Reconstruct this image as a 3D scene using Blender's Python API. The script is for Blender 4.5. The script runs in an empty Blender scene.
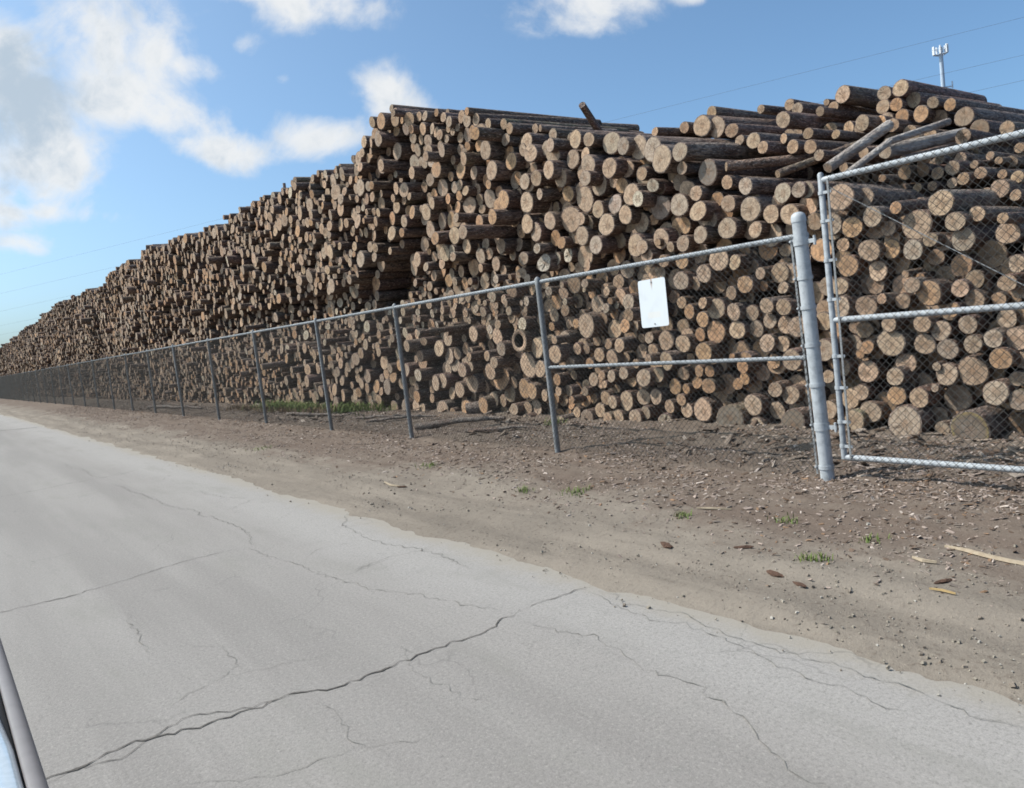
import bpy, bmesh, math, random
import numpy as np
from math import sin, cos, tan, atan2, hypot, pi, radians, sqrt
from mathutils import Vector, Matrix

SC = bpy.context.scene
COL = SC.collection
rng = np.random.default_rng(11)
random.seed(11)

# ------------------------------------------------------------------ camera
EYE = np.array([0.0, 0.0, 1.45])
FPX = 796.0
YAW, PITCH, ROLL = radians(36.4), radians(4.45), radians(6.7)
fwd = np.array([sin(YAW) * cos(PITCH), cos(YAW) * cos(PITCH), -sin(PITCH)])
r0 = np.array([cos(YAW), -sin(YAW), 0.0]); u0 = np.cross(r0, fwd)
rgt = cos(ROLL) * r0 - sin(ROLL) * u0
upv = sin(ROLL) * r0 + cos(ROLL) * u0
cam_d = bpy.data.cameras.new('camera'); cam = bpy.data.objects.new('camera', cam_d); COL.objects.link(cam)
cam_d.sensor_width = 36.0; cam_d.sensor_fit = 'HORIZONTAL'
cam_d.lens = FPX / 1024 * 36.0
cam_d.shift_y = -10.0 / 1024.0
cam_d.clip_start = 0.02; cam_d.clip_end = 6000
m = Matrix(((rgt[0], upv[0], -fwd[0], EYE[0]), (rgt[1], upv[1], -fwd[1], EYE[1]), (rgt[2], upv[2], -fwd[2], EYE[2]), (0, 0, 0, 1)))
cam.matrix_world = m
SC.camera = cam

def px(p):                                   # where a point falls in the picture: only used to rank logs by size
    d = np.asarray(p, float) - EYE; z = d @ fwd
    if z < 0.3: return (-9e9, -9e9, 1e9)
    return (512 + FPX * (d @ rgt) / z, 384 - FPX * (d @ upv) / z, z)

# ------------------------------------------------------------------ helpers
def tag(o, label=None, cat=None, group=None, kind=None):
    if label: o['label'] = label
    if cat: o['category'] = cat
    if group: o['group'] = group
    if kind: o['kind'] = kind
    return o

def empty(name, loc):
    o = bpy.data.objects.new(name, None); COL.objects.link(o); o.location = loc
    o.empty_display_size = 0.1
    return o

def mesh_np(name, V, faces, mats, matidx=None, smooth=True, uv=None, attrs=None):
    """faces: list of (n,k) integer arrays"""
    me = bpy.data.meshes.new(name)
    V = np.asarray(V, np.float32)
    me.vertices.add(len(V)); me.vertices.foreach_set('co', V.ravel())
    loops = np.concatenate([np.asarray(f, np.int32).ravel() for f in faces])
    sizes = np.concatenate([np.full(len(f), np.asarray(f).shape[1], np.int32) for f in faces])
    starts = np.concatenate([[0], np.cumsum(sizes)[:-1]]).astype(np.int32)
    me.loops.add(len(loops)); me.loops.foreach_set('vertex_index', loops)
    me.polygons.add(len(sizes)); me.polygons.foreach_set('loop_start', starts)
    try: me.polygons.foreach_set('loop_total', sizes)
    except Exception: pass
    me.update(calc_edges=True)
    for mt in mats: me.materials.append(mt)
    if matidx is not None: me.polygons.foreach_set('material_index', np.asarray(matidx, np.int32))
    sm = np.full(len(sizes), bool(smooth)) if not hasattr(smooth, '__len__') else np.asarray(smooth, bool)
    me.polygons.foreach_set('use_smooth', sm)
    if uv is not None:                       # per-vertex uv
        l = me.uv_layers.new(name='local'); l.data.foreach_set('uv', np.asarray(uv, np.float32)[loops].ravel())
    for an, av in (attrs or {}).items():
        a = me.attributes.new(an, 'FLOAT_COLOR', 'POINT'); a.data.foreach_set('color', np.asarray(av, np.float32).ravel())
    me.validate()
    return me

def link(name, me, parent=None, loc=None):
    o = bpy.data.objects.new(name, me); COL.objects.link(o)
    if parent: o.parent = parent
    if loc is not None: o.location = loc
    return o

class MB:
    """collects boxes, tubes and lathes; build() links them as one mesh object"""
    def __init__(s): s.bm = bmesh.new()
    def box(s, c, size, rot=None, bev=0.0):
        r = bmesh.ops.create_cube(s.bm, size=1.0)
        M = Matrix.Translation(c) @ (rot.to_4x4() if rot else Matrix.Identity(4)) @ Matrix.Diagonal((*size, 1))
        bmesh.ops.transform(s.bm, matrix=M, verts=r['verts'])
        if bev:
            es = list({e for v in r['verts'] for e in v.link_edges})
            bmesh.ops.bevel(s.bm, geom=es, offset=bev, segments=2, affect='EDGES', profile=0.6)
        return s
    def tube(s, pts, rad, n=12, cap=True):
        P = [Vector(p) for p in pts]; rads = rad if hasattr(rad, '__len__') else [rad] * len(P)
        rings = []; ref = None
        for i, p in enumerate(P):
            t = (P[min(i + 1, len(P) - 1)] - P[max(i - 1, 0)]).normalized()
            if ref is None: ref = Vector((0, 0, 1)) if abs(t.z) < 0.9 else Vector((1, 0, 0))
            a = (ref - t * ref.dot(t)).normalized(); b = t.cross(a); ref = a
            rings.append([s.bm.verts.new(p + (a * cos(2 * pi * k / n) + b * sin(2 * pi * k / n)) * rads[i]) for k in range(n)])
        for A, B in zip(rings, rings[1:]):
            for k in range(n): s.bm.faces.new((A[k], A[(k + 1) % n], B[(k + 1) % n], B[k])).smooth = True
        if cap:
            s.bm.faces.new([s.bm.verts.new(v.co) for v in reversed(rings[0])]); s.bm.faces.new([s.bm.verts.new(v.co) for v in rings[-1]])
        return s
    def build(s, name, mat, parent=None, loc=None):
        bmesh.ops.recalc_face_normals(s.bm, faces=s.bm.faces)
        me = bpy.data.meshes.new(name); s.bm.to_mesh(me); s.bm.free(); me.materials.append(mat)
        return link(name, me, parent, loc)

def vnoise(x, y, seed=0):
    x = np.asarray(x, float); y = np.asarray(y, float)
    xi = np.floor(x).astype(np.int64); yi = np.floor(y).astype(np.int64); fx = x - xi; fy = y - yi
    fx = fx * fx * (3 - 2 * fx); fy = fy * fy * (3 - 2 * fy)
    def h(a, b):
        n = (a * 374761393 + b * 668265263 + seed * 974634777) & 0xffffffff
        n = ((n ^ (n >> 13)) * 1274126177) & 0xffffffff
        n = ((n ^ (n >> 16)) * 2246822519) & 0xffffffff
        return ((n ^ (n >> 15)) & 0xffff) / 65535.0
    return (h(xi, yi) * (1 - fx) + h(xi + 1, yi) * fx) * (1 - fy) + (h(xi, yi + 1) * (1 - fx) + h(xi + 1, yi + 1) * fx) * fy - 0.5

def fbm(x, y, seed=0, o=4):
    t = 0; a = 1.0
    for k in range(o):
        t = t + a * vnoise(x * 2 ** k, y * 2 ** k, seed + k); a *= 0.5
    return t

# ------------------------------------------------------------------ materials
class NT:
    def __init__(s, name):
        s.m = bpy.data.materials.new(name); s.m.use_nodes = True; s.t = s.m.node_tree
        s.b = s.t.nodes['Principled BSDF']; s.b.inputs['Roughness'].default_value = 0.85
        s.b.inputs['Specular IOR Level'].default_value = 0.25
    def n(s, typ, **kw):
        nd = s.t.nodes.new(typ)
        for k, v in kw.items(): setattr(nd, k, v)
        return nd
    def l(s, a, b): s.t.links.new(a, b)
    def val(s, nd, i, v):
        if hasattr(v, 'is_output') or isinstance(v, bpy.types.NodeSocket): s.l(v, nd.inputs[i])
        else: nd.inputs[i].default_value = v
    def pos(s): return s.n('ShaderNodeNewGeometry').outputs['Position']
    def map(s, vec, scale=(1, 1, 1), loc=(0, 0, 0)):
        nd = s.n('ShaderNodeMapping'); s.l(vec, nd.inputs[0]); nd.inputs['Scale'].default_value = scale; nd.inputs['Location'].default_value = loc
        return nd.outputs[0]
    def noise(s, vec, scale, detail=4, rough=0.55, dist=0.0):
        nd = s.n('ShaderNodeTexNoise'); s.l(vec, nd.inputs['Vector'])
        nd.inputs['Scale'].default_value = scale; nd.inputs['Detail'].default_value = detail; nd.inputs['Roughness'].default_value = rough; nd.inputs['Distortion'].default_value = dist
        return nd.outputs['Fac']
    def voro(s, vec, scale, feature='F1', out='Distance'):
        nd = s.n('ShaderNodeTexVoronoi', feature=feature); s.l(vec, nd.inputs['Vector']); nd.inputs['Scale'].default_value = scale
        return nd.outputs[out]
    def math(s, op, a, b=0.0, c=0.0, clamp=False):
        nd = s.n('ShaderNodeMath', operation=op, use_clamp=clamp)
        s.val(nd, 0, a); s.val(nd, 1, b)
        if op in ('MULTIPLY_ADD', 'COMPARE', 'SMOOTH_MIN', 'SMOOTH_MAX'): s.val(nd, 2, c)
        return nd.outputs[0]
    def ramp(s, f, lo, hi, a=0.0, b=1.0):
        nd = s.n('ShaderNodeMapRange', interpolation_type='SMOOTHSTEP'); s.val(nd, 0, f)
        nd.inputs[1].default_value = lo; nd.inputs[2].default_value = hi; nd.inputs[3].default_value = a; nd.inputs[4].default_value = b
        return nd.outputs[0]
    def mix(s, f, a, b, mode='MIX'):
        nd = s.n('ShaderNodeMix', data_type='RGBA', blend_type=mode)
        s.val(nd, 0, f)
        for i, v in ((6, a), (7, b)):
            if isinstance(v, tuple): nd.inputs[i].default_value = (*v[:3], 1)
            else: s.l(v, nd.inputs[i])
        return nd.outputs[2]
    def bump(s, h, dist, strength=1.0):
        nd = s.n('ShaderNodeBump'); s.l(h, nd.inputs['Height']); nd.inputs['Distance'].default_value = dist; nd.inputs['Strength'].default_value = strength
        s.l(nd.outputs[0], s.b.inputs['Normal'])
    def col(s, c):
        if isinstance(c, tuple): s.b.inputs['Base Color'].default_value = (*c[:3], 1)
        else: s.l(c, s.b.inputs['Base Color'])
        return s.m

def mat_end():
    t = NT('sawn_wood')
    at = t.n('ShaderNodeAttribute', attribute_name='tint')
    uvn = t.n('ShaderNodeUVMap', uv_map='local').outputs[0]
    p = t.pos()
    ln = t.n('ShaderNodeVectorMath', operation='LENGTH'); t.l(uvn, ln.inputs[0]); rad = ln.outputs['Value']   # metres from the pith
    sep = t.n('ShaderNodeSeparateXYZ'); t.l(uvn, sep.inputs[0])
    ang = t.math('ARCTAN2', sep.outputs[1], sep.outputs[0])
    wob = t.noise(p, 9, 2)
    ring = t.math('SINE', t.math('MULTIPLY_ADD', rad, 330.0, t.math('MULTIPLY', wob, 14.0)))
    ring2 = t.math('SINE', t.math('MULTIPLY_ADD', rad, 130.0, t.math('MULTIPLY', wob, 22.0)))
    # drying checks: thin radial cracks
    cs = t.n('ShaderNodeCombineXYZ'); t.l(t.math('COSINE', ang), cs.inputs[0]); t.l(t.math('SINE', ang), cs.inputs[1]); t.l(t.math('MULTIPLY', at.outputs['Alpha'], 37.0), cs.inputs[2])
    cn = t.noise(cs.outputs[0], 3.2, 2)
    chk = t.ramp(t.math('ABSOLUTE', t.math('SUBTRACT', cn, 0.5)), 0.006, 0.032, 1.0, 0.0)
    chk = t.math('MULTIPLY', chk, t.ramp(rad, 0.10, 0.03, 0.15, 0.8))
    mott = t.noise(p, 26, 5, 0.65)
    blot = t.noise(p, 7, 3, 0.6)
    c = t.mix(t.ramp(ring, -1, 1, 0.0, 0.16), at.outputs['Color'], (0.16, 0.10, 0.06))
    c = t.mix(t.ramp(ring2, -1, 1, 0.0, 0.34), c, (0.20, 0.12, 0.07))
    c = t.mix(t.ramp(rad, 0.060, 0.010, 0.0, 0.42), c, (0.24, 0.13, 0.07))
    c = t.mix(t.ramp(mott, 0.43, 0.68, 0.0, 0.60), c, (0.13, 0.10, 0.075))
    c = t.mix(t.ramp(blot, 0.50, 0.75, 0.0, 0.5), c, (0.30, 0.24, 0.18))
    c = t.mix(chk, c, (0.035, 0.026, 0.02))
    # saw marks
    rotm = t.n('ShaderNodeVectorRotate', rotation_type='Z_AXIS'); t.l(uvn, rotm.inputs[0]); t.l(t.math('MULTIPLY', at.outputs['Alpha'], 40.0), rotm.inputs['Angle'])
    saw = t.noise(t.map(rotm.outputs[0], (110, 6, 1)), 1.0, 2)
    c = t.mix(t.ramp(saw, 0.4, 0.75, 0.0, 0.22), c, (0.16, 0.12, 0.09))
    h = t.math('ADD', t.math('MULTIPLY', saw, 0.5), t.math('SUBTRACT', mott, t.math('MULTIPLY', chk, 0.8)))
    t.bump(h, 0.004, 0.7)
    t.b.inputs['Roughness'].default_value = 0.9
    return t.col(c)

def mat_bark():
    t = NT('bark')
    at = t.n('ShaderNodeAttribute', attribute_name='bark_tint')
    p = t.pos()
    ps = t.map(p, (0.28, 1, 1))
    big = t.noise(t.map(p, (0.45, 1, 1)), 5.5, 4, 0.6)
    flake = t.voro(ps, 38)
    fine = t.noise(ps, 75, 4, 0.65)
    c = t.mix(t.ramp(big, 0.40, 0.64), at.outputs['Color'], (0.125, 0.075, 0.055))
    c = t.mix(t.ramp(flake, 0.40, 0.80, 0.0, 0.7), c, (0.028, 0.020, 0.016))
    c = t.mix(t.ramp(fine, 0.52, 0.70, 0.0, 0.85), c, (0.50, 0.40, 0.33))
    c = t.mix(t.math('MULTIPLY_ADD', at.outputs['Alpha'], -.36, .36), c, at.outputs['Color'])
    h = t.math('ADD', t.math('MULTIPLY', flake, -0.7), fine)
    t.bump(h, 0.018, 1.0)
    t.b.inputs['Roughness'].default_value = 0.72
    t.b.inputs['Specular IOR Level'].default_value = 0.4
    return t.col(c)

def mat_ground():
    t = NT('dirt')
    p = t.pos(); sep = t.n('ShaderNodeSeparateXYZ'); t.l(p, sep.inputs[0]); X = sep.outputs[0]
    big = t.noise(p, 0.55, 5, 0.6); med = t.noise(p, 3.0, 5, 0.6); fine = t.noise(p, 34, 5, 0.7); vf = t.noise(p, 140, 3, 0.7)
    streak = t.noise(t.map(p, (2.6, 0.35, 1)), 1.4, 4, 0.6)
    f = t.math('ADD', X, t.math('ADD', t.math('MULTIPLY', t.math('SUBTRACT', big, 0.5), 2.6), t.math('MULTIPLY', t.math('SUBTRACT', med, 0.5), 0.9)))
    c = t.mix(t.ramp(f, 3.55, 4.35), (0.190, 0.162, 0.134), (0.135, 0.103, 0.083))      # sandy verge to brown chip ground
    c = t.mix(t.ramp(f, 5.1, 6.0), c, (0.125, 0.098, 0.079))                            # dark mulch at the foot of the stack
    pk = t.ramp(streak, 0.44, 0.60); fx_ = t.ramp(f, 4.4, 3.5)
    c = t.mix(t.math('MULTIPLY', pk, t.math('MULTIPLY_ADD', fx_, .6, .2)), c, (0.232, 0.198, 0.163))
    c = t.mix(t.math('MULTIPLY', t.ramp(fine, 0.50, 0.72, 0.0, 0.62), t.math('MULTIPLY_ADD', t.math('MULTIPLY', pk, fx_), -.5, 1.0)), c, (0.085, 0.062, 0.048))
    c = t.mix(t.ramp(vf, 0.60, 0.78, 0.0, 0.65), c, (0.40, 0.34, 0.28))
    sp = t.voro(p, 48); 
    spm = t.math('MULTIPLY', t.ramp(sp, 0.16, 0.08), t.ramp(t.noise(p, 5, 3), 0.45, 0.6))
    c = t.mix(t.math('MULTIPLY', spm, 0.7), c, (0.12, 0.095, 0.08))
    t.bump(t.math('ADD', t.math('ADD', fine, t.math('MULTIPLY', vf, 0.4)), t.math('MULTIPLY', med, 1.2)), 0.010, 0.8)
    t.b.inputs['Roughness'].default_value = 0.95
    t.b.inputs['Specular IOR Level'].default_value = 0.1
    return t.col(c)

def mat_road():
    t = NT('worn_asphalt')
    p = t.pos(); sep = t.n('ShaderNodeSeparateXYZ'); t.l(p, sep.inputs[0]); X = sep.outputs[0]
    lane = t.noise(t.map(p, (1.0, 0.08, 1)), 1.7, 4, 0.55)
    big = t.noise(p, 0.6, 4, 0.6); fine = t.noise(p, 62, 6, 0.85); agg = t.voro(p, 130); agg2 = t.voro(p, 55, out='Color'); med = t.noise(p, 9, 4, 0.65)
    c = t.mix(t.ramp(lane, 0.36, 0.62), (0.209, 0.192, 0.180), (0.252, 0.233, 0.218))
    ed = t.math('ADD', X, t.math('MULTIPLY', t.math('SUBTRACT', big, 0.5), 0.5))
    c = t.mix(t.ramp(ed, 1.95, 2.35, 0.0, 0.75), c, (0.298, 0.279, 0.264))                # pale outer strip
    c = t.mix(t.ramp(med, 0.5, 0.75, 0.0, 0.30), c, (0.20, 0.192, 0.178))
    c = t.mix(t.ramp(fine, 0.47, 0.66, 0.0, 0.62), c, (0.135, 0.126, 0.114))
    c = t.mix(t.ramp(fine, 0.47, 0.33, 0.0, 0.5), c, (0.36, 0.335, 0.305))
    stn = t.noise(t.map(p, (1.0, 0.25, 1)), 2.3, 5, 0.65)
    c = t.mix(t.ramp(stn, 0.52, 0.72, 0.0, 0.45), c, (0.19, 0.18, 0.16))
    sepc = t.n('ShaderNodeSeparateColor'); t.l(agg2, sepc.inputs[0])
    st = t.math('MULTIPLY', t.ramp(sepc.outputs[0], 0.80, 0.86), t.ramp(t.voro(p, 55), 0.32, 0.22))
    c = t.mix(t.math('MULTIPLY', st, 0.16), c, (0.45, 0.43, 0.38))
    st2 = t.math('MULTIPLY', t.ramp(sepc.outputs[1], 0.88, 0.92), t.ramp(t.voro(p, 55), 0.32, 0.22))
    c = t.mix(t.math('MULTIPLY', st2, 0.3), c, (0.10, 0.095, 0.09))
    dn = t.math('ADD', X, t.math('ADD', t.math('MULTIPLY', t.math('SUBTRACT', med, 0.5), 0.22), t.math('MULTIPLY', t.math('SUBTRACT', big, 0.5), 0.35)))
    c = t.mix(t.ramp(dn, 2.54, 2.80, 0.0, 0.8), c, (0.265, 0.235, 0.195))
    # hairline crazing
    vv = t.n('ShaderNodeVectorMath', operation='ADD'); t.l(p, vv.inputs[0])
    wn = t.n('ShaderNodeTexNoise'); t.l(p, wn.inputs['Vector']); wn.inputs['Scale'].default_value = 3.5; wn.inputs['Detail'].default_value = 4
    ws = t.n('ShaderNodeVectorMath', operation='SCALE'); t.l(wn.outputs['Color'], ws.inputs[0]); ws.inputs['Scale'].default_value = 0.35; t.l(ws.outputs[0], vv.inputs[1])
    cr = t.voro(vv.outputs[0], 1.15, 'DISTANCE_TO_EDGE')
    crm = t.math('MULTIPLY', t.ramp(cr, 0.002, 0.010, 1.0, 0.0), t.ramp(t.noise(p, 0.8, 3), 0.50, 0.62, 0.0, 0.30))
    c = t.mix(crm, c, (0.085, 0.08, 0.075))
    t.bump(t.math('SUBTRACT', t.math('MULTIPLY', fine, 0.8), t.math('MULTIPLY', agg, 0.5)), 0.0022, 0.7)
    t.b.inputs['Roughness'].default_value = 0.88
    return t.col(c)

def mat_simple(name, base, dark, scale=14, amt=0.5, rough=0.8, metal=0.0, bump=0.0, lo=0.42, hi=0.7):
    t = NT(name); p = t.pos()
    n = t.noise(p, scale, 5, 0.62)
    c = t.mix(t.ramp(n, lo, hi, 0.0, amt), base, dark)
    n2 = t.noise(p, scale * 9, 3, 0.6)
    c = t.mix(t.ramp(n2, 0.5, 0.75, 0.0, amt * 0.5), c, dark)
    t.b.inputs['Roughness'].default_value = rough; t.b.inputs['Metallic'].default_value = metal
    if bump: t.bump(n2, bump, 0.8)
    return t.col(c)

def mat_chips():
    t = NT('wood_chips'); at = t.n('ShaderNodeAttribute', attribute_name='tint')
    n = t.noise(t.pos(), 120, 3)
    return t.col(t.mix(t.ramp(n, 0.45, 0.75, 0, 0.5), at.outputs['Color'], (0.10, 0.07, 0.05)))

M = dict(
    end=mat_end(), bark=mat_bark(), ground=mat_ground(), road=mat_road(), chips=mat_chips(),
    crack=mat_simple('crack_and_band', (0.07, 0.063, 0.057), (0.15, 0.135, 0.12), 40, 0.8, 0.95),
    crack_fine=mat_simple('fine_crack', (0.15, 0.14, 0.125), (0.24, 0.228, 0.205), 30, 0.9, 0.95),
    galv=mat_simple('weathered_galvanised_steel', (0.33, 0.35, 0.37), (0.19, 0.20, 0.21), 22, 0.75, 0.62, 0.1, 0.001),
    galv_bright=mat_simple('bright_galvanised_steel', (0.42, 0.44, 0.46), (0.25, 0.265, 0.28), 16, 0.7, 0.62, 0.1, 0.001),
    galv_dark=mat_simple('dull_galvanised_steel', (0.245, 0.25, 0.255), (0.145, 0.148, 0.15), 18, 0.7, 0.65, 0.2, 0.001),
    wire=mat_simple('chain_link_wire', (0.055, 0.055, 0.053), (0.03, 0.028, 0.026), 8, 0.6, 0.7),
    hole=mat_simple('dark_hollow', (0.03, 0.022, 0.016), (0.06, 0.045, 0.03), 20, 0.6, 0.95),  # near-black inner wall of the hollow log
    sign=None, grass=mat_simple('grass_blades', (0.12, 0.175, 0.04), (0.17, 0.15, 0.06), 9, 0.7, 0.7),
    dry=mat_simple('dry_weeds', (0.22, 0.15, 0.085), (0.12, 0.07, 0.04), 9, 0.7, 0.8),
    strip=mat_simple('pale_bark_strip', (0.36, 0.29, 0.21), (0.25, 0.19, 0.13), 30, 0.6, 0.8),
    rot=mat_simple('dark_bark_piece', (0.125, 0.070, 0.048), (0.055, 0.036, 0.027), 60, 0.7, 0.85, 0, 0.01),
    leaf=mat_simple('yellow_wood_splinter', (0.40, 0.28, 0.13), (0.30, 0.20, 0.09), 40, 0.5, 0.7),
    cable=mat_simple('cable', (0.12, 0.13, 0.15), (0.09, 0.09, 0.1), 5, 0.4, 0.6),
    tower=mat_simple('tower_steel', (0.42, 0.50, 0.60), (0.36, 0.42, 0.5), 2, 0.4, 0.5),
    antenna=mat_simple('antenna_panel', (0.72, 0.74, 0.76), (0.55, 0.57, 0.6), 3, 0.4, 0.5),
    ball=mat_simple('marker_ball_paint', (0.10, 0.03, 0.025), (0.06, 0.02, 0.02), 6, 0.4, 0.5),
    rubber=mat_simple('black_rubber', (0.018, 0.019, 0.022), (0.03, 0.03, 0.033), 20, 0.4, 0.5),
    trim=mat_simple('grey_trim', (0.20, 0.18, 0.175), (0.15, 0.135, 0.13), 30, 0.35, 0.45),
)
def mat_sign():
    t = NT('white_sign_paint'); tc = t.n('ShaderNodeTexCoord').outputs['Object']
    n = t.noise(tc, 9, 4)
    c = t.mix(t.ramp(n, 0.45, 0.75, 0, 0.35), (0.60, 0.63, 0.655), (0.50, 0.52, 0.54))
    sep = t.n('ShaderNodeSeparateXYZ'); t.l(tc, sep.inputs[0])
    run = t.math('MULTIPLY', t.ramp(t.math('ABSOLUTE', t.math('ADD', sep.outputs[1], t.math('MULTIPLY', t.math('SUBTRACT', t.noise(tc, 30, 2), 0.5), 0.02))), 0.012, 0.002), t.ramp(sep.outputs[2], 0.10, 0.19))
    c = t.mix(t.math('MULTIPLY', run, 0.75), c, (0.26, 0.12, 0.05))
    # a worn pale patch near the bottom edge
    pa = t.math('MULTIPLY', t.ramp(t.math('ABSOLUTE', sep.outputs[1]), 0.085, 0.065), t.ramp(t.math('ABSOLUTE', t.math('ADD', sep.outputs[2], 0.105)), 0.034, 0.020))
    c = t.mix(t.math('MULTIPLY', pa, 0.5), c, (0.64, 0.61, 0.56))
    t.b.inputs['Roughness'].default_value = 0.5
    return t.col(c)
M['sign'] = mat_sign()
def mat_paint():
    t = NT('car_paint'); n = t.noise(t.pos(), 120, 2)
    t.b.inputs['Roughness'].default_value = 0.25; t.b.inputs['Metallic'].default_value = 0.35; t.b.inputs['Coat Weight'].default_value = 0.6
    return t.col(t.mix(t.ramp(n, 0.4, 0.6), (0.50, 0.57, 0.62), (0.55, 0.62, 0.68)))
M['paint'] = mat_paint()

# ------------------------------------------------------------------ ground, road
def axis(parts):
    a = []
    for lo, hi, st in parts: a += list(np.arange(lo, hi - 1e-6, st))
    a.append(parts[-1][1]); return np.array(a)
gx = axis([(-3000, -300, 900), (-300, -40, 65), (-40, -6, 8.5), (-6, 2.3, 2.0), (2.3, 3.2, 0.025), (3.2, 7.4, 0.035), (7.4, 14, 0.6), (14, 60, 8), (60, 300, 60), (300, 3000, 900)])
gy = axis([(-3000, -300, 900), (-300, -20, 40), (-20, -2, 1.0), (-2, 8, 0.04), (8, 16, 0.07), (16, 40, 0.2), (40, 120, 1.2), (120, 400, 40), (400, 3600, 800)])
def ground_h(x, y):
    t = np.clip((x - 2.50) / 0.42, 0, 1); t = t * t * (3 - 2 * t)
    b = -0.035 + t * 0.043
    act = np.clip((x - 2.45) / 0.2, 0, 1) * np.clip((40 - x) / 20, 0, 1)
    far = np.clip((x - 3.6) / 1.5, 0, 1)
    n = 0.022 * far * fbm(x * 7, y * 6, 25, 3) + 0.030 * fbm(x * 0.9, y * 0.5, 3, 3) + 0.016 * fbm(x * 4, y * 2.6, 9, 3) + (0.006 + 0.016 * far) * fbm(x * 11, y * 11, 21, 3)
    rut = 0.014 * np.sin((x + 0.15 * np.sin(y * 0.35)) * 11.0) * np.exp(-((x - 3.3) / 0.35) ** 2)
    m2 = 0.05 * np.clip((x - 5.3) / 1.0, 0, 1) * np.clip((12 - x) / 3, 0, 1)
    return b + act * (n + rut) + m2 + act * 0.012 * far
GX, GY = np.meshgrid(gx, gy, indexing='ij')
GZ = ground_h(GX, GY)
ni, nj = GX.shape
idx = np.arange(ni * nj).reshape(ni, nj)
quads = np.stack([idx[:-1, :-1], idx[1:, :-1], idx[1:, 1:], idx[:-1, 1:]], -1).reshape(-1, 4)
g = link('ground', mesh_np('ground', np.stack([GX, GY, GZ], -1).reshape(-1, 3), [quads], [M['ground']]))
tag(g, kind='structure')

rx = axis([(-7.6, -1, 1.1), (-1, 2.2, 0.16), (2.2, 2.66, 0.02)]); ry = axis([(-2500, -100, 600), (-100, -4, 12), (-4, 20, 0.035), (20, 100, 1.0), (100, 400, 20), (400, 3000, 650)])
RX, RY = np.meshgrid(rx, ry, indexing='ij')
edge = np.clip((RX - 2.2) / 0.46, 0, 1)
RXX = RX + edge * (0.16 + 0.10 * fbm(RY * 0.8, RY * 0 + 3.3, 5, 3) + 0.05 * fbm(RY * 5, RY * 0, 8, 3) + 0.035 * fbm(RY * 17, RY * 0, 18, 2))
RZ = 0.004 * fbm(RX * 0.7, RY * 0.7, 31, 3) - 0.004 * edge ** 3
k = np.arange(RX.size).reshape(RX.shape)
rq = np.stack([k[:-1, :-1], k[1:, :-1], k[1:, 1:], k[:-1, 1:]], -1).reshape(-1, 4)
road = tag(link('road', mesh_np('road', np.stack([RXX, RY, RZ], -1).reshape(-1, 3), [rq], [M['road']])), kind='structure')

def road_z(x, y): return 0.004 * fbm(np.asarray(x) * 0.7, np.asarray(y) * 0.7, 31, 3)
def cracks(name, paths, mat, rough):
    V = []; Fq = []
    for pts, w in paths:
        P = [np.array(p, float) for p in pts]; out = [P[0]]
        for a, b in zip(P, P[1:]):
            n = max(2, int(np.linalg.norm(b - a) / 0.035)); d = (b - a) / np.linalg.norm(b - a); nr = np.array([-d[1], d[0]])
            for q in range(1, n + 1):
                s = q / n; out.append(a + (b - a) * s + nr * rng.normal(0, rough) * (1 if q < n else 0))
        out = np.array(out)
        low = np.cumsum(rng.normal(0, rough * 0.75, (len(out), 2)), 0); low -= np.linspace(0, 1, len(out))[:, None] * low[-1]
        out = out + low
        tg = np.gradient(out, axis=0); tg /= np.linalg.norm(tg, axis=1)[:, None] + 1e-9; nr = np.stack([-tg[:, 1], tg[:, 0]], -1)
        ends = np.clip(np.minimum(np.arange(len(out)), np.arange(len(out))[::-1]) / 5.0, 0.12, 1)
        ww = 0.29 * w * ends * np.clip(rng.lognormal(0, 0.45, len(out)), 0.3, 2.4)
        A = out + nr * ww[:, None] * rng.uniform(.3, .7, len(out))[:, None]; B = out - nr * ww[:, None] * rng.uniform(.3, .7, len(out))[:, None]
        b0 = len(V)
        for a, b in zip(A, B):
            V.append((a[0], a[1], road_z(a[0], a[1]) + 0.0035)); V.append((b[0], b[1], road_z(b[0], b[1]) + 0.0035))
        for q in range(len(out) - 1): Fq.append((b0 + 2 * q, b0 + 2 * q + 1, b0 + 2 * q + 3, b0 + 2 * q + 2))
    return tag(link(name, mesh_np(name, V, [np.array(Fq)], [mat], smooth=False)), kind='structure')
cracks('road_cracks_and_band', [
    ([(-1.2, 3.42), (-0.4, 3.36), (.29, 3.31), (.49, 3.36), (.73, 3.26), (1.1, 3.24), (1.29, 3.16), (1.54, 3.17), (1.74, 3.15), (1.94, 3.12), (2.26, 3.22)], .024),
    ([(2.26, 3.22), (2.53, 3.22), (2.74, 3.18)], .014),
    ([(.1, 3.34), (.44, 3.30), (.58, 3.40), (.73, 3.42), (.87, 3.32), (1.12, 3.25)], .016),
    ([(-3.5, 6.1), (-1.2, 6.05), (.21, 5.99), (.48, 5.93), (.81, 5.97), (1.11, 6.03), (1.39, 6.08), (1.75, 6.04)], .017),
    ([(-3, 12.0), (.62, 12.01), (1.05, 11.95), (1.36, 12.08), (1.77, 12.01), (2.29, 12.05)], .024),
    ([(1.2, 28.3), (1.72, 28.1), (2.2, 27.5), (2.66, 27.0)], .24),  # broad dark band across the road, drawn along with the cracks
], M['crack'], 0.010)
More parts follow.
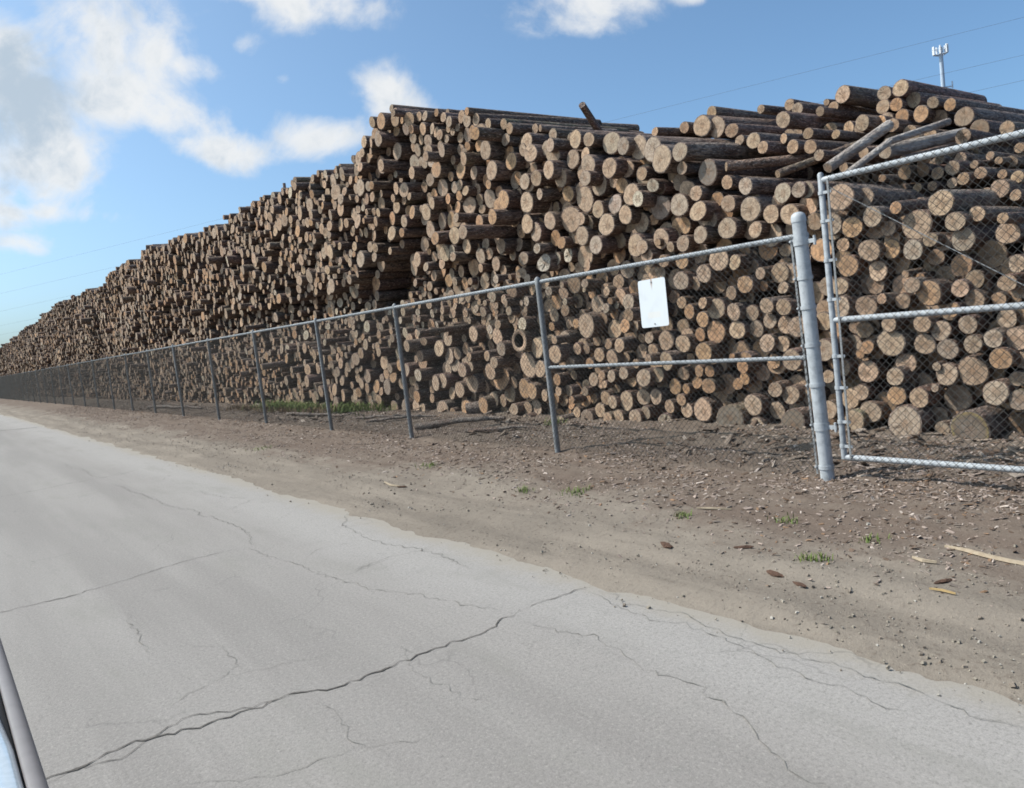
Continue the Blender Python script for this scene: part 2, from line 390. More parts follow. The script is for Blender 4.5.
cracks('fine_road_cracks', [
    ([(1.75, 6.04), (1.89, 5.21), (1.93, 4.51), (2.01, 4.03), (2.11, 3.46), (2.21, 3.24)], .010),
    ([(.79, 5.21), (.77, 4.84), (.76, 4.57), (.74, 4.3)], .010),
    ([(.94, 4.28), (1.04, 4.10), (1.01, 3.87), (.93, 3.70), (.80, 3.65), (.64, 3.60)], .010),
    ([(.93, 3.70), (1.07, 3.66), (1.23, 3.58), (1.44, 3.49)], .008),
    ([(2.68, 3.10), (2.64, 2.74), (2.66, 2.48), (2.58, 2.08), (2.63, 1.8), (2.62, 1.51), (2.6, 1.0), (2.6, 0.2)], .010),
    ([(2.17, 3.11), (2.26, 2.70), (2.18, 2.31), (2.22, 2.02), (2.11, 1.76), (2.03, 1.56), (1.97, 1.43), (1.9, 1.0)], .009),
    ([(2.66, 3.14), (2.56, 2.6), (2.57, 2.14), (2.49, 1.77), (2.45, 1.3)], .008),
    ([(1.75, 11.18), (1.87, 9.08), (1.93, 7.77), (1.95, 6.66), (1.85, 6.01)], .013),
    ([(2.72, 6.29), (2.54, 5.89), (2.47, 5.62), (2.44, 5.26), (2.5, 4.51), (2.48, 4.0)], .012),
    ([(-1, 9.6), (.45, 9.53), (.79, 9.44), (1.15, 9.41)], .010),
    ([(1.66, 3.39), (1.48, 2.82), (1.57, 2.58), (1.75, 2.49)], .006),
    ([(1.95, 4.64), (2.35, 4.72), (2.72, 4.66)], .009), ([(2.44, 5.3), (2.1, 5.4), (1.92, 5.2)], .007),
    ([(1.13, 3.11), (1.11, 2.61), (1.28, 2.47), (1.4, 2.54)], .006),
    ([(1.93, 7.77), (2.2, 7.7), (2.45, 7.9), (2.62, 7.8)], .010), ([(.5, 2.9), (.8, 2.7), (1.1, 2.61)], .006),
    ([(2.3, 9.2), (2.35, 8.4), (2.45, 7.9)], .010), ([(1.7, 14.8), (1.8, 13.2), (1.75, 12.0)], .014),
], M['crack_fine'], 0.011)

# ------------------------------------------------------------------ logs
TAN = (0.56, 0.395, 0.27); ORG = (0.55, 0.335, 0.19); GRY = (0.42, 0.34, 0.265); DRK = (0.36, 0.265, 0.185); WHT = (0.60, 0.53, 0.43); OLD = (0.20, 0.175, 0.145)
FT = np.ones(3)
def tint_for(fl):
    c = TAN
    if 'b' in fl: c = OLD
    elif 'o' in fl: c = ORG
    elif 'g' in fl: c = GRY
    elif 'w' in fl: c = WHT
    elif 'd' in fl: c = DRK  # darker wood tint: shade on set-back ends put into the colour
    c = np.array(c) * rng.uniform(0.74, 1.16) * (1 + rng.normal(0, 0.016, 3)) * FT
    if fl == '-':                                     # plain ones drift between fresh and greyed wood
        q = rng.random(); c = c * (1 - 0.75 * q * q) + np.array(GRY) * 0.75 * q * q
    return np.append(c, rng.random())
BK = 1.0
def bark_for(fl=''):
    c = np.array([0.190, 0.130, 0.098]) * rng.uniform(0.65, 1.35) * (1 + rng.normal(0, 0.05, 3))
    if rng.random() < 0.25: c = c * 0.6 + np.array([0.22, 0.20, 0.185]) * 0.5
    if 'y' in fl: c = np.array([0.42, 0.38, 0.345])
    return np.append(c * BK, 0 if 'y' in fl else 1)

def log_geo(N, r, L, taper, lump, tilt, ext=(), bend=(0, 0)):
    """one log along +x, front end at x = 0; returns body and end arrays"""
    a = np.linspace(0, 2 * pi, N, endpoint=False) + rng.uniform(0, 6.28)
    rr = np.ones(N)
    for kf, am in ((2, 1.0), (3, 0.6), (5, 0.35)):
        rr = rr + lump * am * np.cos(kf * a + rng.uniform(0, 6.28))
    rr = rr + rng.normal(0, lump * 0.18, N)
    cy, cz = np.cos(a) * rr * r, np.sin(a) * rr * r
    ti, tj = tilt
    inner = 0.925
    xf = lambda y, z: ti * y + tj * z
    c0 = np.array([[0, rng.normal(0, .10) * r, rng.normal(0, .10) * r]])
    ring_i = np.stack([xf(cy, cz) * inner, cy * inner, cz * inner], -1)
    ring_o = np.stack([xf(cy, cz) + 0.004, cy, cz], -1)
    ts = (0.12, 0.35, 0.65, 1.0) if N > 14 else (1.0,)
    rows = [ring_o]
    for s in ts:
        k = (1 + (taper - 1) * s) * (1 + rng.normal(0, 0.02, N) * (N > 14))
        rows.append(np.stack([np.full(N, L * s), cy * k + bend[0] * (s * s), cz * k + bend[1] * (s * s)], -1))
    return c0, ring_i, rows

def rows_faces(N, nrows, base=0):
    f = []
    i = np.arange(N); j = (i + 1) % N
    for q in range(nrows - 1):
        f.append(np.stack([base + q * N + i, base + (q + 1) * N + i, base + (q + 1) * N + j, base + q * N + j], -1))
    return np.concatenate(f)

def make_log(name, p0, direction, r, L, fl='-', N=22, taper=None, label=None, group=None, lump=None, bend=(0, 0)):
    """one log as a thing: bark body mesh, with its sawn end as a child"""
    lump = lump if lump is not None else (0.075 if 's' in fl and r < .14 else 0.034)
    taper = taper or rng.uniform(0.82, 1.08)
    tilt = rng.normal(0, 0.20 if 's' in fl else 0.06, 2)
    c0, ri, rows = log_geo(N, r, L, taper, lump, tilt, bend=bend)
    z0 = np.array([0, 0, -r])
    V = np.concatenate([ri + [[0.002, 0, 0]], rows[0]] + rows + [rows[-1]])   # bark rim, the sides, the far end
    nb = len(rows)
    fq = np.concatenate([rows_faces(N, 2), rows_faces(N, nb, 2 * N)])
    back = np.arange((nb + 2) * N, (nb + 3) * N)[::-1][None, :]
    bt = np.repeat(bark_for(fl)[None], len(V), 0)
    me = mesh_np(name, V - z0 * 0 , [fq, back], [M['bark']], attrs={'bark_tint': bt})
    o = link(name, me)
    d = Vector(direction).normalized()
    y = Vector((0, 0, 1)).cross(d).normalized(); z = d.cross(y)
    o.matrix_world = Matrix(((d.x, y.x, z.x, p0[0]), (d.y, y.y, z.y, p0[1]), (d.z, y.z, z.z, p0[2]), (0, 0, 0, 1)))
    tn = tint_for(fl)
    i = np.arange(N); j = (i + 1) % N
    if 'h' in fl:                                                      # hollow heart
        hi = ri * [1, .62, .66]; hb = hi * [1, .9, .9] + [[0.45, 0, 0]]
        Ve = np.concatenate([ri, hi, hb]); fe = rows_faces(N, 3)[:, ::-1]
        e = link('cut_end', mesh_np('cut_end', Ve, [fe, np.arange(2 * N, 3 * N)[None, :]], [M['end'], M['hole']], [0] * N + [1] * (N + 1), uv=Ve[:, 1:], attrs={'tint': np.repeat(tn[None], len(Ve), 0)}), o)
        return o
    mid = (ri * 0.5 + c0 * 0.5) + np.stack([rng.normal(0, min(.012, r * (0.06 if 's' in fl else 0.012)), N), np.zeros(N), np.zeros(N)], -1)
    Ve = np.concatenate([c0, mid, ri])
    fe = [np.stack([np.zeros(N, int), 1 + j, 1 + i], -1), np.stack([1 + i, 1 + j, 1 + N + j, 1 + N + i], -1)]
    tt = np.repeat(tn[None], len(Ve), 0)
    if 'm' in fl and 'b' in fl: tt[0, :3] = (.30, .27, .24); tt[1:1 + N, :3] = np.array((.17, .145, .12)) * rng.uniform(.7, 1.3, (N, 1)); tt[1 + N:, :3] = np.array((.34, .27, .11)) * rng.uniform(.7, 1.25, (N, 1)); mid[:] = ri * .8
    Ve = np.concatenate([c0, mid, ri])
    ec = mesh_np('cut_end', Ve, fe, [M['end']], uv=(Ve - c0)[:, 1:], attrs={'tint': tt}, smooth='s' not in fl or r > .14)
    link('cut_end', ec, o)
    return o

def heap_mesh(name, logs):
    """logs: list of (x, s, z, r, L, flag, N): many far logs as ONE mesh"""
    Vs, uvs, T, B = [], [], [], []; tri, quad, bks, = {}, [], {}
    base = 0; f3, f4, fn = [], [], {}
    mi3, mi4 = [], []
    for (x, s, z, r, L, fl, N) in logs:
        c0, ri, rows = log_geo(N, r, L, rng.uniform(.85, 1.08), 0.06 if 's' in fl else 0.03, rng.normal(0, 0.09, 2))
        yw, pt = rng.normal(0, 0.03), rng.normal(0, 0.018)
        V = np.concatenate([c0, ri, ri, rows[0]] + rows + [rows[-1]])
        uvs.append((V - c0)[:, 1:])
        V = V + np.stack([np.zeros(len(V)), V[:, 0] * yw, V[:, 0] * pt], -1)
        Vs.append(V + [x, s, z])
        i = np.arange(N); j = (i + 1) % N
        f3.append(base + np.stack([np.zeros(N, int), 1 + j, 1 + i], -1))
        f4.append(base + 1 + np.concatenate([rows_faces(N, 2, N), rows_faces(N, len(rows), 3 * N)]))
        fn.setdefault(N, []).append(base + 1 + (len(rows) + 3) * N + i[::-1])
        T.append(np.repeat(tint_for(fl)[None], len(V), 0)); B.append(np.repeat(bark_for(fl)[None], len(V), 0))
        base += len(V)
    F3 = np.concatenate(f3); F4 = np.concatenate(f4); FN = [np.array(v) for v in fn.values()]
    mi = [0] * len(F3) + [1] * len(F4) + [1] * sum(len(v) for v in FN)
    sm = np.array([False] * len(F3) + [True] * len(F4) + [False] * sum(len(v) for v in FN))
    me = mesh_np(name, np.concatenate(Vs), [F3, F4] + FN, [M['end'], M['bark']], mi, smooth=sm, uv=np.concatenate(uvs), attrs={'tint': np.concatenate(T), 'bark_tint': np.concatenate(B)})
    return link(name, me)

# top line of the stack along the road (metres ahead of the camera, height)
PROF = np.array([(-8, 1.6), (0, 1.6), (2.4, 1.65), (2.9, 1.75), (3.3, 2.1), (3.8, 2.25), (4.3, 2.45), (5.4, 2.68), (5.8, 2.85), (6.3, 3.3), (7.1, 3.52), (7.8, 3.72), (8.6, 4.05), (9.6, 4.52), (10.5, 4.72),
    (11.75, 5.12), (12.2, 5.05), (12.9, 4.85), (14, 4.72), (15.6, 4.98), (16.7, 4.9), (19.3, 4.9), (22.6, 4.98), (26, 5.18), (30, 5.35), (34.6, 5.48), (39, 5.27), (44, 5.4), (49.6, 5.48), (64, 5.42), (75, 5.0), (96, 4.25), (140, 4.2)])
def Hf(s): return np.interp(s, PROF[:, 0], PROF[:, 1])
PB = np.array([(-8, 2.2), (2.4, 2.3), (3.3, 2.65), (3.9, 3.05), (4.5, 3.4), (5.0, 3.5), (5.9, 3.6), (6.8, 3.75), (7.9, 3.8), (9, 4.1), (10, 4.5), (11, 4.7), (13, 4.6)])
def Hb(s): return np.interp(s, PB[:, 0], PB[:, 1])

def rad_front(s, z):
    q = random.random()
    if s < 12.5:
        if 7.5 < s and 1.45 < z < 2.35: return random.uniform(.035, .085)
        if s > 9.5 and z > 3.6: return random.uniform(.055, .105) if q < .75 else random.uniform(.1, .14)
        return random.uniform(.07, .145)
    if s < 17 and z < 1.25: return random.uniform(.07, .15)
    if s < 60:
        if z < 2.2: return random.uniform(.04, .085) if q < .9 else random.uniform(.09, .13)
        return random.uniform(.05, .105) if q < .86 else random.uniform(.10, .16)
    return random.uniform(.075, .14)

def deposit(s0, s1, top, rad, maxn=40000):
    """drop discs one by one; each settles in the nearest hollow of the heap below it"""
    ds = 0.02; n = int((s1 - s0) / ds); h = np.zeros(n) + 0.0
    S = s0 + ds * np.arange(n); T = top(S)
    out = []; openc = np.arange(n); cnt = 0
    while cnt < maxn:
        if cnt % 60 == 0:
            openc = np.flatnonzero(h < T - 0.11); openc = openc[(openc > 20) & (openc < n - 21)]
            if len(openc) < 4: break
        cnt += 1
        c = int(openc[random.randrange(len(openc))])
        if h[c] >= T[c] - 0.11: continue
        r = min(rad(S[c], h[c] + .08), max(0.05, (T[c] - h[c]) * .62))
        K = int(r / ds); kk = np.arange(-K, K + 1); arc = np.sqrt(np.maximum(r * r - (kk * ds) ** 2, 0))
        w = np.arange(max(K, c - 7), min(n - K - 1, c + 8))
        if len(w) == 0: continue
        zz = (h[w[:, None] + kk[None]] + arc[None]).max(1)
        b = int(np.argmin(zz)); z = float(zz[b]); q = int(w[b])
        if z + r > T[q] + 0.10:
            h[q - K:q + K + 1] = np.maximum(h[q - K:q + K + 1], T[q] - 0.10); continue
        h[q - K:q + K + 1] = np.maximum(h[q - K:q + K + 1], z + arc)
        out.append((S[q], z, r))
    return out

